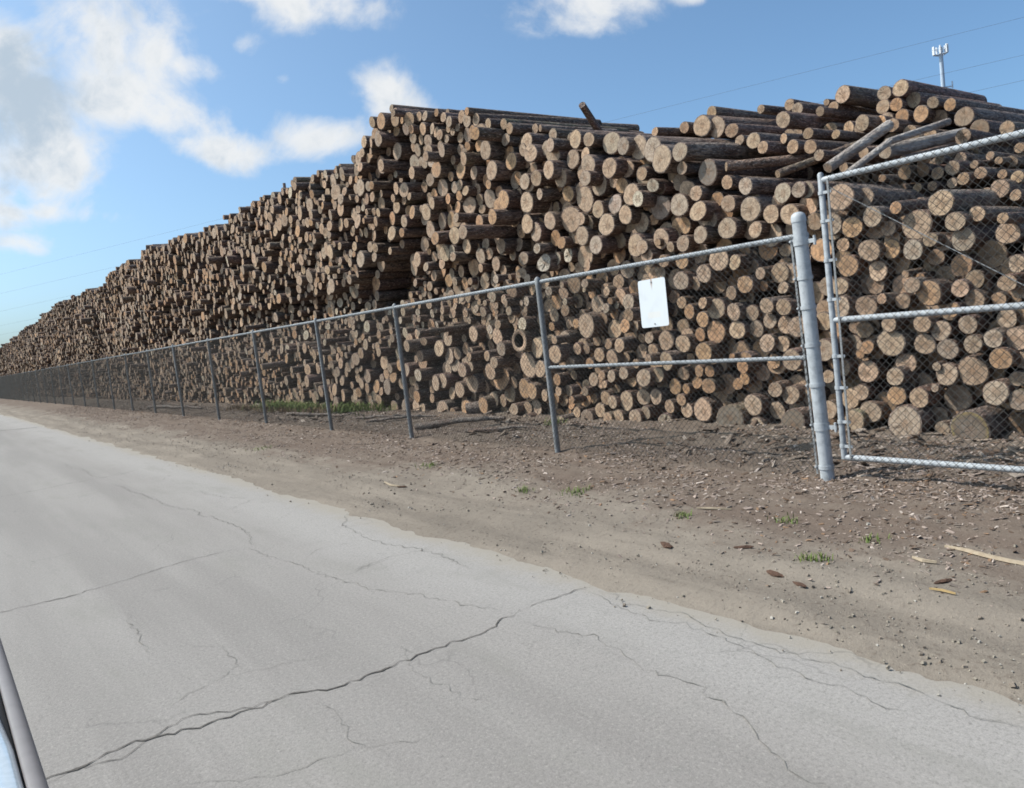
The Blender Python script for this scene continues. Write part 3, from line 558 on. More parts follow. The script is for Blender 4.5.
DIG = []
LOGDATA = '''6.43,2.96,0.082,6.93,-,0 5.87,2.90,0.073,6.97,g,0 6.02,2.78,0.095,7.09,d,0 6.31,2.80,0.081,6.96,w,0 5.32,2.63,0.074,7.00,-,0 5.07,2.54,0.090,6.96,g,0 4.71,2.40,0.101,7.05,g,0 4.41,2.37,0.076,6.86,g,0 5.69,2.59,0.086,6.94,-,0 6.51,2.63,0.083,7.07,od,0 5.52,2.47,0.086,7.07,d,0 5.27,2.40,0.087,6.92,-,0 5.03,2.30,0.122,6.95,-,0 4.80,2.21,0.093,6.96,-,0 4.60,2.17,0.104,6.97,-,0 6.31,2.55,0.143,7.05,g,0 5.99,2.52,0.129,7.00,g,0 5.58,2.38,0.108,6.81,-,0 5.55,2.28,0.100,6.95,-,0 5.28,2.15,0.115,6.88,-,0 4.95,2.08,0.085,6.89,-,0 4.86,2.01,0.125,7.03,-,0 6.13,2.31,0.096,7.11,od,0 5.58,2.13,0.094,6.81,-,0 6.26,2.19,0.122,6.95,-,0 6.55,2.28,0.084,7.11,d,0 6.46,2.13,0.087,6.84,-,0 5.87,2.08,0.092,6.86,-,0 6.07,2.07,0.060,6.88,-,0 6.45,1.95,0.067,6.93,-,0 6.21,1.93,0.076,6.90,-,0 5.98,1.90,0.094,6.94,o,0 5.85,1.93,0.089,7.05,-,0 5.42,1.85,0.131,6.87,-,0 5.22,1.79,0.081,6.87,-,0 5.27,1.90,0.084,7.11,od,0 5.08,1.86,0.102,7.22,d,0 4.75,1.84,0.071,7.07,d,0 5.91,1.80,0.069,7.04,-,0 5.60,1.72,0.100,6.83,-,0 5.94,1.68,0.108,6.85,-,0 5.81,1.63,0.078,6.93,-,0 5.15,1.73,0.074,7.06,d,0 4.93,1.64,0.063,6.88,-,0 4.77,1.62,0.106,6.97,-,0 4.65,1.60,0.096,6.99,-,0 5.65,1.59,0.098,7.14,d,0 5.15,1.55,0.096,6.91,o,0 5.02,1.51,0.055,7.04,o,0 4.74,1.47,0.062,6.96,-,0 5.33,1.48,0.075,6.91,-,0 6.12,1.44,0.071,7.03,-,0 5.68,1.41,0.067,6.86,-,0 5.57,1.33,0.115,6.94,-,0 5.98,1.33,0.085,6.98,o,0 5.76,1.23,0.088,6.93,o,0 5.30,1.28,0.093,6.88,-,0 5.13,1.25,0.083,6.96,-,0 4.90,1.31,0.081,6.89,-,0 4.70,1.28,0.088,6.88,-,0 6.15,1.17,0.087,7.05,d,0 6.41,1.02,0.120,7.03,-,0 6.04,0.98,0.105,6.89,-,0 5.89,1.06,0.080,7.02,o,0 5.62,1.08,0.126,6.96,o,0 5.30,1.09,0.103,6.91,-,0 5.11,1.08,0.092,6.98,-,0 4.92,1.15,0.081,6.95,-,0 4.73,1.10,0.093,6.94,-,0 4.53,1.08,0.103,6.82,-,0 4.97,0.93,0.095,6.94,-,0 4.83,0.91,0.085,7.00,-,0 6.62,1.07,0.074,6.97,-,0 6.78,1.07,0.059,7.01,-,0 6.84,0.91,0.092,7.05,-,0 6.57,0.92,0.079,6.96,-,0 6.08,0.80,0.056,7.05,-,0 5.69,0.88,0.111,6.81,o,0 6.33,0.79,0.113,6.91,-,0 6.52,0.83,0.062,6.81,-,0 6.58,0.81,0.037,7.00,-,0 5.68,0.89,0.079,7.14,od,0 5.48,0.89,0.078,7.25,d,0 5.22,0.76,0.093,6.90,o,0 5.32,0.82,0.037,6.81,o,0 4.97,0.73,0.082,7.03,o,0 4.62,0.76,0.109,6.82,-,0 6.64,0.61,0.111,6.83,-,0 6.49,0.63,0.094,6.92,-,0 6.15,0.63,0.081,6.98,-,0 5.70,0.66,0.068,6.89,o,0 5.89,0.66,0.069,6.94,o,0 5.20,0.71,0.074,6.81,o,0 5.14,0.61,0.093,7.05,-,0 5.27,0.57,0.070,6.92,o,0 5.38,0.51,0.066,6.94,o,0 6.30,0.48,0.098,6.98,o,0 6.10,0.46,0.061,6.94,o,0 5.94,0.53,0.070,6.95,o,0 5.71,0.50,0.087,6.86,o,0 4.91,0.45,0.081,6.92,-,0 4.77,0.39,0.099,6.97,-,0 6.85,0.35,0.103,7.01,-,0 6.56,0.37,0.100,6.92,-,0 6.38,0.25,0.083,6.94,-,0 6.21,0.33,0.072,6.96,-,0 6.16,0.21,0.097,6.98,-,0 5.90,0.22,0.140,6.95,-,0 5.42,0.15,0.161,6.80,b,0 5.19,0.29,0.121,6.91,-,0 5.15,0.06,0.107,6.89,-,0 4.98,0.22,0.101,7.02,-,0 4.67,0.14,0.132,6.82,b,0 6.78,0.17,0.086,6.95,g,0 6.46,0.06,0.115,6.93,gs,0 6.25,-0.01,0.083,7.05,g,0 5.86,0.02,0.060,7.00,g,0 6.77,-0.02,0.065,7.00,g,0 5.68,0.37,0.069,7.14,d,0 3.99,2.22,0.126,6.85,-,0 3.86,2.19,0.090,7.02,-,0 3.75,2.00,0.093,6.92,-,0 3.54,2.04,0.056,6.93,o,0 3.66,1.88,0.071,7.01,-,0 3.41,1.87,0.133,7.01,-,0 3.17,2.01,0.108,6.95,-,0 3.06,1.84,0.082,6.93,-,0 2.94,1.88,0.065,7.05,-,0 3.03,1.69,0.102,6.98,g,0 3.23,1.72,0.062,6.85,g,0 3.19,1.68,0.067,6.99,g,0 4.15,2.00,0.102,6.94,-,0 3.95,1.94,0.100,6.93,o,0 4.08,1.80,0.065,6.98,-,0 3.82,1.71,0.099,6.95,-,0 3.67,1.70,0.089,7.05,o,0 3.43,1.66,0.090,6.95,g,0 4.03,1.60,0.101,6.95,o,0 3.79,1.52,0.095,7.02,-,0 4.09,1.42,0.083,6.88,-,0 3.07,1.48,0.091,7.01,o,0 3.26,1.41,0.086,7.13,d,0 2.98,1.35,0.078,7.02,-,0 3.28,1.28,0.109,6.86,o,0 3.39,1.42,0.039,6.96,o,0 3.39,1.36,0.068,6.81,-,0 3.48,1.46,0.034,6.89,-,0 3.06,1.29,0.074,6.93,-,0 2.97,1.19,0.082,6.97,-,0 2.82,1.17,0.061,7.05,-,0 2.72,1.69,0.091,7.05,-,0 2.58,1.44,0.069,6.82,-,0 2.68,1.30,0.070,6.87,-,0 2.65,1.23,0.071,7.03,-,0 2.90,1.54,0.123,7.17,d,0 2.66,1.80,0.046,6.82,-,0 3.56,1.23,0.070,6.97,-,0 3.68,1.27,0.048,6.84,-,0 3.84,1.21,0.099,6.86,-,0 4.07,1.23,0.101,6.83,-,0 3.95,1.40,0.083,7.11,d,0 3.79,1.39,0.083,7.25,d,0 3.36,1.52,0.087,7.16,d,0 3.13,1.12,0.066,6.92,o,0 3.98,0.99,0.079,7.05,-,0 3.66,1.04,0.071,6.89,-,0 3.67,0.87,0.124,6.92,-,0 3.38,1.02,0.077,6.91,-,0 3.25,0.95,0.089,6.96,-,0 3.01,0.99,0.078,6.91,-,0 2.77,1.01,0.080,7.05,-,0 3.15,1.09,0.058,6.91,-,0 3.40,0.84,0.095,6.97,-,0 3.20,0.79,0.088,6.95,g,0 2.96,0.83,0.077,6.86,-,0 2.80,0.87,0.075,6.85,g,0 2.66,0.85,0.094,6.93,-,0 2.74,0.71,0.090,6.81,o,0 3.90,0.84,0.064,6.93,o,0 3.98,0.78,0.046,6.94,o,0 3.01,0.60,0.124,6.94,-,0 3.21,0.58,0.097,6.92,-,0 3.57,0.68,0.093,6.96,-,0 3.28,0.65,0.038,6.90,w,0 3.94,0.61,0.101,6.98,-,0 3.60,0.58,0.083,6.81,-,0 3.57,0.49,0.058,7.00,-,0 3.29,0.47,0.034,6.86,w,0 4.18,0.65,0.080,6.97,-,0 4.29,0.58,0.066,6.89,-,0 2.66,0.54,0.063,6.90,-,0 2.82,0.43,0.104,6.87,g,0 3.19,0.36,0.119,7.04,g,0 3.42,0.39,0.090,6.84,-,0 3.61,0.41,0.088,6.83,o,0 4.01,0.42,0.079,6.95,-,0 4.12,0.36,0.099,6.95,-,0 3.92,0.24,0.106,6.93,-,0 4.04,0.17,0.102,6.85,-,0 2.65,0.37,0.086,6.88,g,0 3.53,0.17,0.165,6.78,gs,0 3.34,0.21,0.082,7.00,-,0 2.98,0.14,0.162,6.74,bm,0 3.25,0.12,0.068,6.85,g,0 3.04,0.22,0.085,7.18,gd,0 4.18,0.90,0.057,7.19,d,0 2.64,0.68,0.071,6.94,-,0 4.28,0.84,0.113,6.83,-,0 4.39,1.10,0.097,7.05,-,0 4.35,0.25,0.096,6.94,-,0 6.25,3.19,0.143,6.95,g,0 6.09,3.05,0.157,6.90,-,0 5.78,3.05,0.105,6.85,g,3.2 5.54,2.78,0.135,6.98,b,4.2 4.36,2.36,0.083,6.91,g,0 6.77,3.55,0.060,7.60,-,0 6.64,3.59,0.073,8.00,-,0 6.37,3.54,0.131,8.00,-,0 6.19,3.48,0.129,8.05,-,2.8 6.44,3.74,0.079,8.30,-,3 5.87,3.35,0.085,7.90,-,3 5.45,3.12,0.092,7.70,-,0 5.63,3.17,0.060,7.70,-,0 5.20,2.98,0.068,7.50,-,0 5.14,3.07,0.058,7.80,-,0 4.91,2.92,0.077,7.60,-,0 4.71,2.87,0.075,7.60,-,0 4.50,2.73,0.058,7.40,-,0 5.39,3.36,0.094,8.20,-,3 6.08,3.71,0.055,8.80,-,0 5.81,3.70,0.072,9.00,-,0 5.58,3.57,0.076,8.80,-,0 5.23,3.44,0.056,8.70,-,0 5.32,3.59,0.040,9.00,-,0 5.24,3.51,0.069,9.00,-,0 4.97,3.09,0.063,8.00,d,0 5.11,3.62,0.102,9.00,-,0 4.65,3.50,0.082,9.05,-,0 4.44,3.49,0.091,9.00,-,0 4.65,3.35,0.082,9.00,-,0 4.50,3.33,0.075,9.00,o,0 4.36,3.35,0.086,9.10,d,0 4.60,3.18,0.087,8.95,-,0 4.42,3.18,0.080,8.95,o,0 4.22,3.15,0.089,8.95,o,0 4.11,3.24,0.062,9.00,-,0 3.94,3.17,0.067,9.00,o,0 3.81,3.01,0.101,9.00,d,0 3.67,2.85,0.095,9.00,d,0 4.10,3.09,0.084,9.10,d,0 3.34,2.76,0.072,8.80,-,0 4.63,3.14,0.085,8.50,-,0 3.58,2.72,0.076,8.40,s,0 3.53,2.50,0.056,8.20,-,0 3.37,2.40,0.041,8.10,-,0 3.27,2.46,0.041,8.20,-,0 3.20,2.40,0.036,8.20,-,0 3.28,2.30,0.058,8.00,-,0 3.52,2.40,0.069,8.00,-,0 3.49,2.25,0.050,7.90,-,0 3.39,2.27,0.058,7.90,-,0 3.10,2.25,0.044,8.00,-,0 2.98,2.20,0.056,8.00,-,0 3.05,2.11,0.082,7.80,-,0 3.16,2.09,0.052,7.80,-,0 3.14,2.03,0.043,7.80,o,0 2.93,2.03,0.051,7.80,-,0 3.66,2.38,0.061,8.00,-,0 3.79,2.44,0.066,8.00,d,0 3.67,2.26,0.046,7.90,-,0 3.81,2.27,0.047,7.90,-,0 3.92,2.44,0.067,7.90,s,0 3.96,2.29,0.048,7.90,d,0 3.72,2.53,0.048,8.20,-,0 4.04,2.41,0.038,7.70,s,0 4.26,2.71,0.058,7.80,-,0 4.31,2.57,0.048,7.50,-,0 4.77,3.04,0.052,8.20,d,0 4.56,2.83,0.046,8.00,d,0 3.67,2.59,0.048,8.30,d,0 3.17,2.39,0.055,8.40,-,0 3.13,2.51,0.050,8.50,-,0 8.35,1.80,0.064,6.95,w,0 7.52,1.82,0.060,6.86,g,0 7.63,1.75,0.037,6.94,w,0 7.31,1.69,0.066,7.02,-,0 7.20,1.56,0.047,6.96,o,0 7.25,1.48,0.065,6.92,w,0 7.15,1.50,0.047,7.01,w,0 6.93,1.52,0.104,7.00,g,0 6.80,1.36,0.086,7.00,-,0 7.59,1.29,0.158,6.87,-,0 8.13,1.52,0.089,7.01,d,0 8.70,1.60,0.094,7.19,d,0 8.02,1.63,0.050,6.93,w,0 6.93,1.24,0.092,6.90,o,0 6.83,1.22,0.069,6.97,-,0 7.05,1.10,0.089,7.09,d,0 7.79,1.33,0.062,6.88,o,0 8.24,1.13,0.123,7.05,-,0 8.18,1.14,0.057,6.81,-,0 8.43,1.32,0.065,7.00,o,0 7.97,0.99,0.082,7.01,-,0 7.83,0.98,0.069,7.05,-,0 7.72,1.07,0.075,7.15,d,0 7.33,1.03,0.072,6.97,-,0 7.02,1.01,0.093,6.86,-,0 7.46,0.90,0.091,6.92,-,0 7.20,0.86,0.101,6.89,-,0 7.10,0.84,0.071,7.02,-,0 8.20,0.95,0.127,6.81,m,0 8.07,0.80,0.095,6.94,-,0 7.63,0.80,0.074,6.90,o,0 8.62,0.74,0.126,6.93,-,0 6.84,0.77,0.058,6.93,-,0 8.13,0.64,0.071,7.04,-,0 7.75,0.57,0.094,7.04,-,0 7.45,0.64,0.067,6.92,-,0 7.24,0.63,0.083,6.88,-,0 6.97,0.67,0.081,6.83,-,0 7.35,0.53,0.048,6.86,-,0 7.06,0.56,0.095,7.05,-,0 7.26,0.46,0.060,6.97,-,0 8.29,0.60,0.084,6.87,o,0 8.34,0.55,0.059,7.05,-,0 8.17,0.44,0.084,6.96,g,0 7.98,0.33,0.057,6.82,o,0 8.31,0.44,0.071,6.89,-,0 8.70,0.37,0.087,6.95,-,0 7.83,0.43,0.063,6.94,g,0 7.79,0.32,0.069,7.05,od,0 7.41,0.35,0.097,6.91,-,0 7.28,0.30,0.090,6.89,-,0 7.61,0.18,0.099,6.97,-,0 7.09,0.31,0.130,6.95,-,0 8.09,0.14,0.077,6.99,-,0 7.79,0.10,0.100,6.89,g,0 7.37,0.10,0.078,6.86,-,0 7.21,0.11,0.107,6.90,-,0 6.92,0.11,0.111,6.90,-,0 8.23,0.05,0.064,6.81,g,0 8.57,3.86,0.117,7.04,-,0 8.44,3.67,0.124,6.98,-,0 8.67,3.77,0.094,7.04,-,0 7.93,3.65,0.096,6.90,g,0 8.00,3.56,0.127,6.99,-,0 7.50,3.62,0.115,6.95,-,0 7.24,3.55,0.091,6.93,-,0 6.98,3.45,0.138,7.05,g,0 6.63,3.32,0.106,6.88,g,0 6.48,3.27,0.139,6.98,-,0 7.65,3.41,0.124,7.01,d,0 7.37,3.40,0.092,6.97,-,0 7.29,3.25,0.127,6.92,-,0 6.86,3.12,0.122,6.85,-,0 6.51,2.95,0.140,7.08,d,0 7.91,3.33,0.118,6.81,-,0 8.49,3.48,0.070,7.05,d,0 7.84,3.21,0.126,6.94,-,0 7.25,3.08,0.098,6.81,-,0 7.23,2.99,0.127,7.02,-,0 6.84,2.91,0.096,7.01,o,0 6.57,2.75,0.126,6.87,-,0 6.42,2.67,0.092,6.81,w,0 8.19,3.28,0.105,6.82,-,0 8.45,3.29,0.108,6.83,-,0 8.41,3.23,0.092,6.87,-,0 8.30,3.13,0.139,7.05,-,0 8.18,3.07,0.075,6.84,-,0 7.79,3.00,0.103,6.99,o,0 7.53,2.88,0.167,7.03,-,0 8.48,3.02,0.139,6.85,-,0 7.19,2.69,0.112,6.91,-,0 6.96,2.71,0.118,6.98,g,0 6.71,2.54,0.115,6.88,-,0 6.61,2.43,0.122,7.03,-,0 8.61,2.92,0.096,7.25,d,0 8.22,2.89,0.092,7.13,d,0 8.06,2.70,0.120,6.86,-,0 7.78,2.67,0.177,6.98,-,0 7.58,2.64,0.087,6.96,-,0 7.03,2.48,0.132,6.87,-,0 8.61,2.75,0.133,6.92,-,0 8.47,2.62,0.132,6.94,-,0 7.59,2.43,0.124,6.97,-,0 7.76,2.44,0.089,7.02,-,0 7.91,2.39,0.082,6.89,o,0 8.35,2.38,0.069,6.83,w,0 7.19,2.26,0.119,6.81,g,0 7.66,2.18,0.162,7.05,-,0 8.75,2.30,0.095,6.90,g,0 8.32,2.18,0.115,6.90,ws,0 8.23,2.22,0.092,7.05,w,0 7.95,2.24,0.105,7.02,ws,0 7.16,2.11,0.115,7.25,od,0 6.63,2.17,0.135,6.92,-,0 6.43,2.03,0.092,6.87,-,0 6.26,2.15,0.046,6.89,-,0 8.82,2.65,0.064,6.98,o,0 10.30,1.33,0.130,6.96,-,0 9.84,1.37,0.074,6.96,w,0 8.94,1.17,0.157,6.80,h,0 11.22,1.00,0.139,7.05,-,0 11.28,0.79,0.105,7.04,-,0 10.56,0.78,0.121,6.84,-,0 10.51,0.56,0.155,6.97,-,0 10.92,0.45,0.136,6.98,-,0 11.46,0.58,0.140,6.87,-,0 11.64,0.08,0.179,7.05,-,0 10.82,0.15,0.136,7.00,o,0 10.09,0.28,0.130,7.05,-,0 10.16,0.22,0.130,6.89,o,0 9.79,0.74,0.126,6.84,-,0 9.74,0.62,0.179,6.99,os,0 8.69,1.05,0.146,6.91,-,0 8.69,0.75,0.127,6.92,-,0 8.99,0.81,0.190,6.95,-,0 9.12,0.47,0.151,6.94,o,0 8.92,0.44,0.119,6.91,o,0 9.04,0.18,0.121,7.05,-,0 9.21,0.17,0.102,7.02,-,0 9.37,0.17,0.092,6.89,-,0 9.66,-0.03,0.095,7.05,g,0 9.10,0.02,0.091,6.89,g,0'''
for w in LOGDATA.split():
    a = w.split(','); DIG.append(dict(s=float(a[0]), z=float(a[1]), r=float(a[2]), x=float(a[3]), fl=a[4], L=float(a[5])))
for d in DIG:
    k7 = 7.0 / d['x']; d['s7'] = d['s'] * k7; d['z7'] = 1.45 + (d['z'] - 1.45) * k7; d['r7'] = d['r'] * k7
D7 = np.array([(d['s7'], d['z7'], d['r7']) for d in DIG])

def kindmix(s, z):
    q = random.random()
    if 1.3 < z < 2.4 and 8 < s < 22: return 'g' if q < .35 else ('w' if q < .5 else ('o' if q < .58 else '-'))
    if vnoise(s * .35, z * .9, 77) > .18: return 'o' if q < .5 else '-'
    return 'o' if q < .12 else ('g' if q < .30 else ('w' if q < .34 else '-'))

def front_x(s, z):
    x = 6.95 + (0.24 if s < 17 else .30) * float(fbm(s * .42, z * .8, 41, 3)) * min(1, max(.15, (s - 6) / 8))
    if 8.5 < s < 24 and 1.5 < z < 2.5: x += 0.20 * min(1, (s - 8.5) / 2)
    if s > 9 and z > 2.5: x -= 0.08
    return x + random.gauss(0, (0.07 if random.random() < .86 else 0.2) if s < 13 else (0.045 if random.random() < .9 else 0.17))

cand = []            # every log: dict
for (s, z, r) in deposit(-5, 128, lambda S: Hf(S) + 0.10 * vnoise(S * 0.55, S * 0, 5) * (S > 13) + 0.85 * vnoise(np.floor(S * 0.24 + .6 * vnoise(S * .1, S * 0, 4)) * 7.31 + .5, S * 0 + .5, 6) * (S > 21) + 0.45 * vnoise(np.floor(S * 0.10) * 5.13 + .5, S * 0 + .5, 16) * (S > 24), rad_front):
    near = 0; cov = 0
    if s < 13:
        dd = np.hypot(D7[:, 0] - s, D7[:, 1] - z) / (D7[:, 2] + r)
        if (dd < 0.80).any(): continue
        near = ((np.hypot(D7[:, 0] - s, D7[:, 1] - z)) < 0.33).sum()
    x = front_x(s, z)
    if s > 11 and random.random() < .27: x += random.uniform(.12, .32)
    if near >= 2: x = 7.08 + random.uniform(0, .2)
    L = 2.4 if s < 13 else (5.0 if z > Hf(s) - 1.0 else 2.4)
    cand.append(dict(s=s, z=z, r=r, x=x, fl=kindmix(s, z), L=L, fill=near >= 2))
for d in DIG:
    d['fill'] = False
    if not d['L']: d['L'] = 2.5 if d['x'] < 7.4 else 1.9
    cand.append(d)
# the rows behind, which carry the tops and close the gaps
fillers = []
for xp, top, s0, s1 in ((7.09, lambda S: np.minimum(Hf(S) - 0.22, 9), -5, 11.5), (7.75, lambda S: np.minimum(Hf(S) - 0.10, 9), -5, 14), (8.75, lambda S: np.minimum(Hb(S) - 0.25, 3.38), -5, 10.5), (9.5, lambda S: Hb(S) - 0.22, -5, 12.5)):
    for (s, z, r) in deposit(s0, s1, top, lambda s, z: random.uniform(.07, .13)):
        fillers.append((xp + random.uniform(-.05, .1), s, z, r, 2.2, random.choice('do---'), 12))

for d in cand:
    u, v, zz = px((d['x'], d['s'], d['z'])); d['u'], d['v'] = u, v
    d['size'] = FPX * 2 * d['r'] / zz if (-5 < u < 1029 and 0 < v < 780) else 0
SPECIAL_N = 12
order = sorted([d for d in cand if d['size'] > 0 and not d['fill']], key=lambda d: -d['size'])
for d in order[:300 - SPECIAL_N]: d['one'] = True
rest = [(d['x'], d['s'], d['z'], d['r'], d['L'], d['fl'], 14 if d['s'] < 16 else (10 if d['s'] < 40 else 7)) for d in cand if not d.get('one')]
BK = .80; FT = np.array([.93, .88, .83])
far = tag(heap_mesh('log_stack', rest + fillers), 'long roadside stack of hundreds of small sawn log ends running to the far distance', 'log stack', kind='stuff')

BK = 1.0; FT = np.ones(3)
LOGS = []
for d in cand:
    if not d.get('one'): continue
    o = make_log('log', (d['x'], d['s'], d['z']), (1, random.gauss(0, .025), random.gauss(0, .012)), d['r'], d['L'], d['fl'], 26 if d['size'] > 20 else 20, bend=(random.gauss(0, .035), random.gauss(0, .02)))
    LOGS.append((o, d))
def region(u, v):
    top_l = 228 + (790 - u) * .186; mid_l = 358 + (800 - u) * .048
    top_g = 176 - (u - 822) * .215; mid_g = 320 - (u - 838) * .085
    if u > 842: return ('above the gate top rail' if v < top_g else ('behind upper gate mesh' if v < mid_g else 'behind lower gate mesh'))
    if u > 800: return 'in the gap beside the gate' if v > 200 else 'over the gate post gap'
    if v < top_l: return 'over the fence rail near gate' if u > 690 else ('over the rail below the stick' if u > 555 else 'over the rail below the crest')
    if u < 548: return 'behind mesh past the brace post'
    if v > mid_l: return 'under the brace rail'
    return 'between sign and gate post' if u > 668 else 'between sign and brace post'
def colour(fl):
    return 'weathered' if 'b' in fl else ('orange' if 'o' in fl else ('grey' if 'g' in fl else ('shaded' if 'd' in fl else ('pale' if 'w' in fl else 'tan'))))
RANK = ['largest', 'second largest', 'third largest', 'fourth largest', 'fifth largest']
byc = {}
for o, d in LOGS:
    d['reg'] = region(d['u'], d['v']); d['colr'] = colour(d['fl']); o['category'] = 'log'; o['group'] = 'sawn logs in the roadside stack'
    byc.setdefault((d['reg'], d['colr']), []).append((o, d))
anchors = []
for (rg, c), L_ in byc.items():
    L_.sort(key=lambda t: -t[1]['size'])
    for i, (o, d) in enumerate(L_[:5]):
        nm = ('only ' if len(L_) == 1 else RANK[i] + ' ') + c + ' log end ' + rg
        if 'h' in d['fl']: nm = 'hollow tan log with a dark ring opening, behind the fence mesh'
        if 'm' in d['fl'] and 'b' in d['fl']: nm = 'huge dark bottom log with a yellowish rim behind the gate'
        o['label'] = nm; d['lab'] = nm; anchors.append((d['u'], d['v'], 'the ' + nm.replace(' log end', ' end'), d['size']))
for u_, v_, nm in ((640, 280, "the sign's top left corner"), (668, 276, "the sign's top right corner"), (672, 325, "the sign's lower right corner"), (645, 329, "the sign's lower left corner"), (538, 280, 'the top of the brace rail post'),
                   (797, 212, 'the domed gate post cap'), (820, 175, "the gate's top corner"), (838, 320, 'the end of the gate mid rail'), (555, 370, 'the far end of the brace rail'), (800, 358, 'the near end of the brace rail'),
                   (392, 308, 'the second fence post top'), (593, 120, 'the raised stick')):
    anchors.append((u_, v_, nm, 14))
SECT = ['right of', 'above-right of', 'directly above', 'above-left of', 'left of', 'below-left of', 'directly below', 'below-right of']
pairs = []
for o, d in LOGS:
    if 'lab' in d: continue
    for k, (au, av, an, asz) in enumerate(anchors):
        if len(an.split()) > 12: continue
        ds_ = hypot(d['u'] - au, d['v'] - av)
        if 3 < ds_ < 55:
            sc = int(round(atan2(av - d['v'], d['u'] - au) / (pi / 4))) % 8
            pairs.append((ds_, k, sc, d['colr'], o, d))
used = set()
for ds_, k, sc, c, o, d in sorted(pairs, key=lambda t: t[0]):
    if 'lab' in d or (k, sc, c) in used: continue
    used.add((k, sc, c)); d['lab'] = o['label'] = c + ' log ' + SECT[sc] + ' ' + anchors[k][2]
for o, d in LOGS:
    if 'lab' not in d: o['label'] = ('small ' if d['size'] < 17 else 'mid sized ') + d['colr'] + ' sawn log end ' + d['reg']


# loose logs and poles lying on the stack
def loose(p, q, r, fl, label, name='log', bend=(0, 0), L=None, tp=None):
    p, q = Vector(p), Vector(q)
    o = make_log(name, p, q - p, r, L or (q - p).length, fl, 18, taper=tp, bend=bend)
    return tag(o, label, 'log')
GRP_LOOSE = 'loose poles lying on top of the stack'
for a in (
    ((7.1, 4.24, 2.54), (7.9, 4.03, 2.93), .050, 'gy', 'thin grey pole slanting up to the right, crossing others above the gate corner'),
    ((6.95, 3.97, 2.42), (7.45, 3.80, 2.70), .034, 'gy', 'thin crooked grey branch rising from the gate top rail beside the slanting pole'),
    ((7.42, 3.82, 2.69), (8.35, 3.68, 2.89), .032, 'gy', 'thin upper pole sloping gently up to the right behind the crossed poles'),
    ((7.5, 3.89, 2.62), (8.75, 3.72, 2.80), .068, 'gy', 'medium grey pole with visible round butt lying behind the crossed poles'),
    ((7.55, 3.75, 2.52), (8.7, 3.68, 2.71), .036, 'd', 'slender dark pole lying lowest, just above the gate top rail'),
    ((7.1, 4.78, 2.60), (8.0, 4.42, 2.84), .042, 'd', 'slender dark pole lying left of the slanting pole above the gate'),
    ((7.05, 5.35, 2.80), (8.6, 4.35, 2.80), .05, 'd', 'dark pole lying across the front stack above the long thick log'),
    ((7.25, 8.5, 4.03), (8.5, 8.3, 3.98), .05, 'd', 'dark pole lying flat along the stack top left of the raised stick'),
    ((6.85, 11.74, 5.18), (8.9, 11.7, 5.13), .065, 'd', 'long dark pole lying on the highest crest of the stack'),
): loose(a[0], a[1], a[2], a[3], a[4])['group'] = GRP_LOOSE
tag(make_log('pole', (8.02, 8.07, 3.80), (-.62, -.29, .34), .055, .78, 'd', 14), 'short dark stick poking up into the sky from the stack top', 'pole')
tag(make_log('pole', (7.6, 18.49, 5.0), (0, -.02, 1), .035, .36, 'd', 12), 'tiny upright stub sticking out of the distant stack top', 'pole')
tag(make_log('log', (6.85, 10.55, 0.16), (0.75, -0.62, 0.05), .11, .85, 's', 16), 'broken log piece lying crosswise on the ground at the foot of the stack', 'log')

# ------------------------------------------------------------------ chain link fence
FX = 5.30
def wire_mesh(name, W, H, d=0.0275, r=0.00155):
    ni = int(W / d); nk = int(H / d); d1 = W / ni; d2 = H / nk
    A = []; Bv = []
    for i in range(ni):
        k = np.arange(nk + 1); y = (i + (k + i) % 2) * d1; z = k * d2; x = np.where((k + i) % 2, .0025, -.0025) * (1 if i % 2 else -1)
        y = np.clip(y, 0, W)
        A.append(np.stack([x[:-1], y[:-1], z[:-1]], -1)); Bv.append(np.stack([x[1:], y[1:], z[1:]], -1))
    A = np.concatenate(A); B = np.concatenate(Bv); t = B - A; t /= np.linalg.norm(t, axis=1)[:, None]
    nx = np.array([1.0, 0, 0]); b = np.cross(t, nx); b /= np.linalg.norm(b, axis=1)[:, None]; a = np.cross(b, t)
    V = []
    for P in (A - t * r * .4, B + t * r * .4):
        for q in range(4):
            th = q * pi / 2; V.append(P + (a * cos(th) + b * sin(th)) * r)
    V = np.stack(V, 1).reshape(-1, 3); n = len(A); base = np.arange(n)[:, None] * 8
    F = [base + np.array([[q, (q + 1) % 4, 4 + (q + 1) % 4, 4 + q]]) for q in range(4)]
    return mesh_np(name, V, [np.concatenate(F)], [M['wire']], smooth=False)

def tube_mesh(name, pts, rad, mat, n=14):
    mb = MB(); mb.tube(pts, rad, n); bmesh.ops.recalc_face_normals(mb.bm, faces=mb.bm.faces)
    me = bpy.data.meshes.new(name); mb.bm.to_mesh(me); mb.bm.free(); me.materials.append(mat); return me

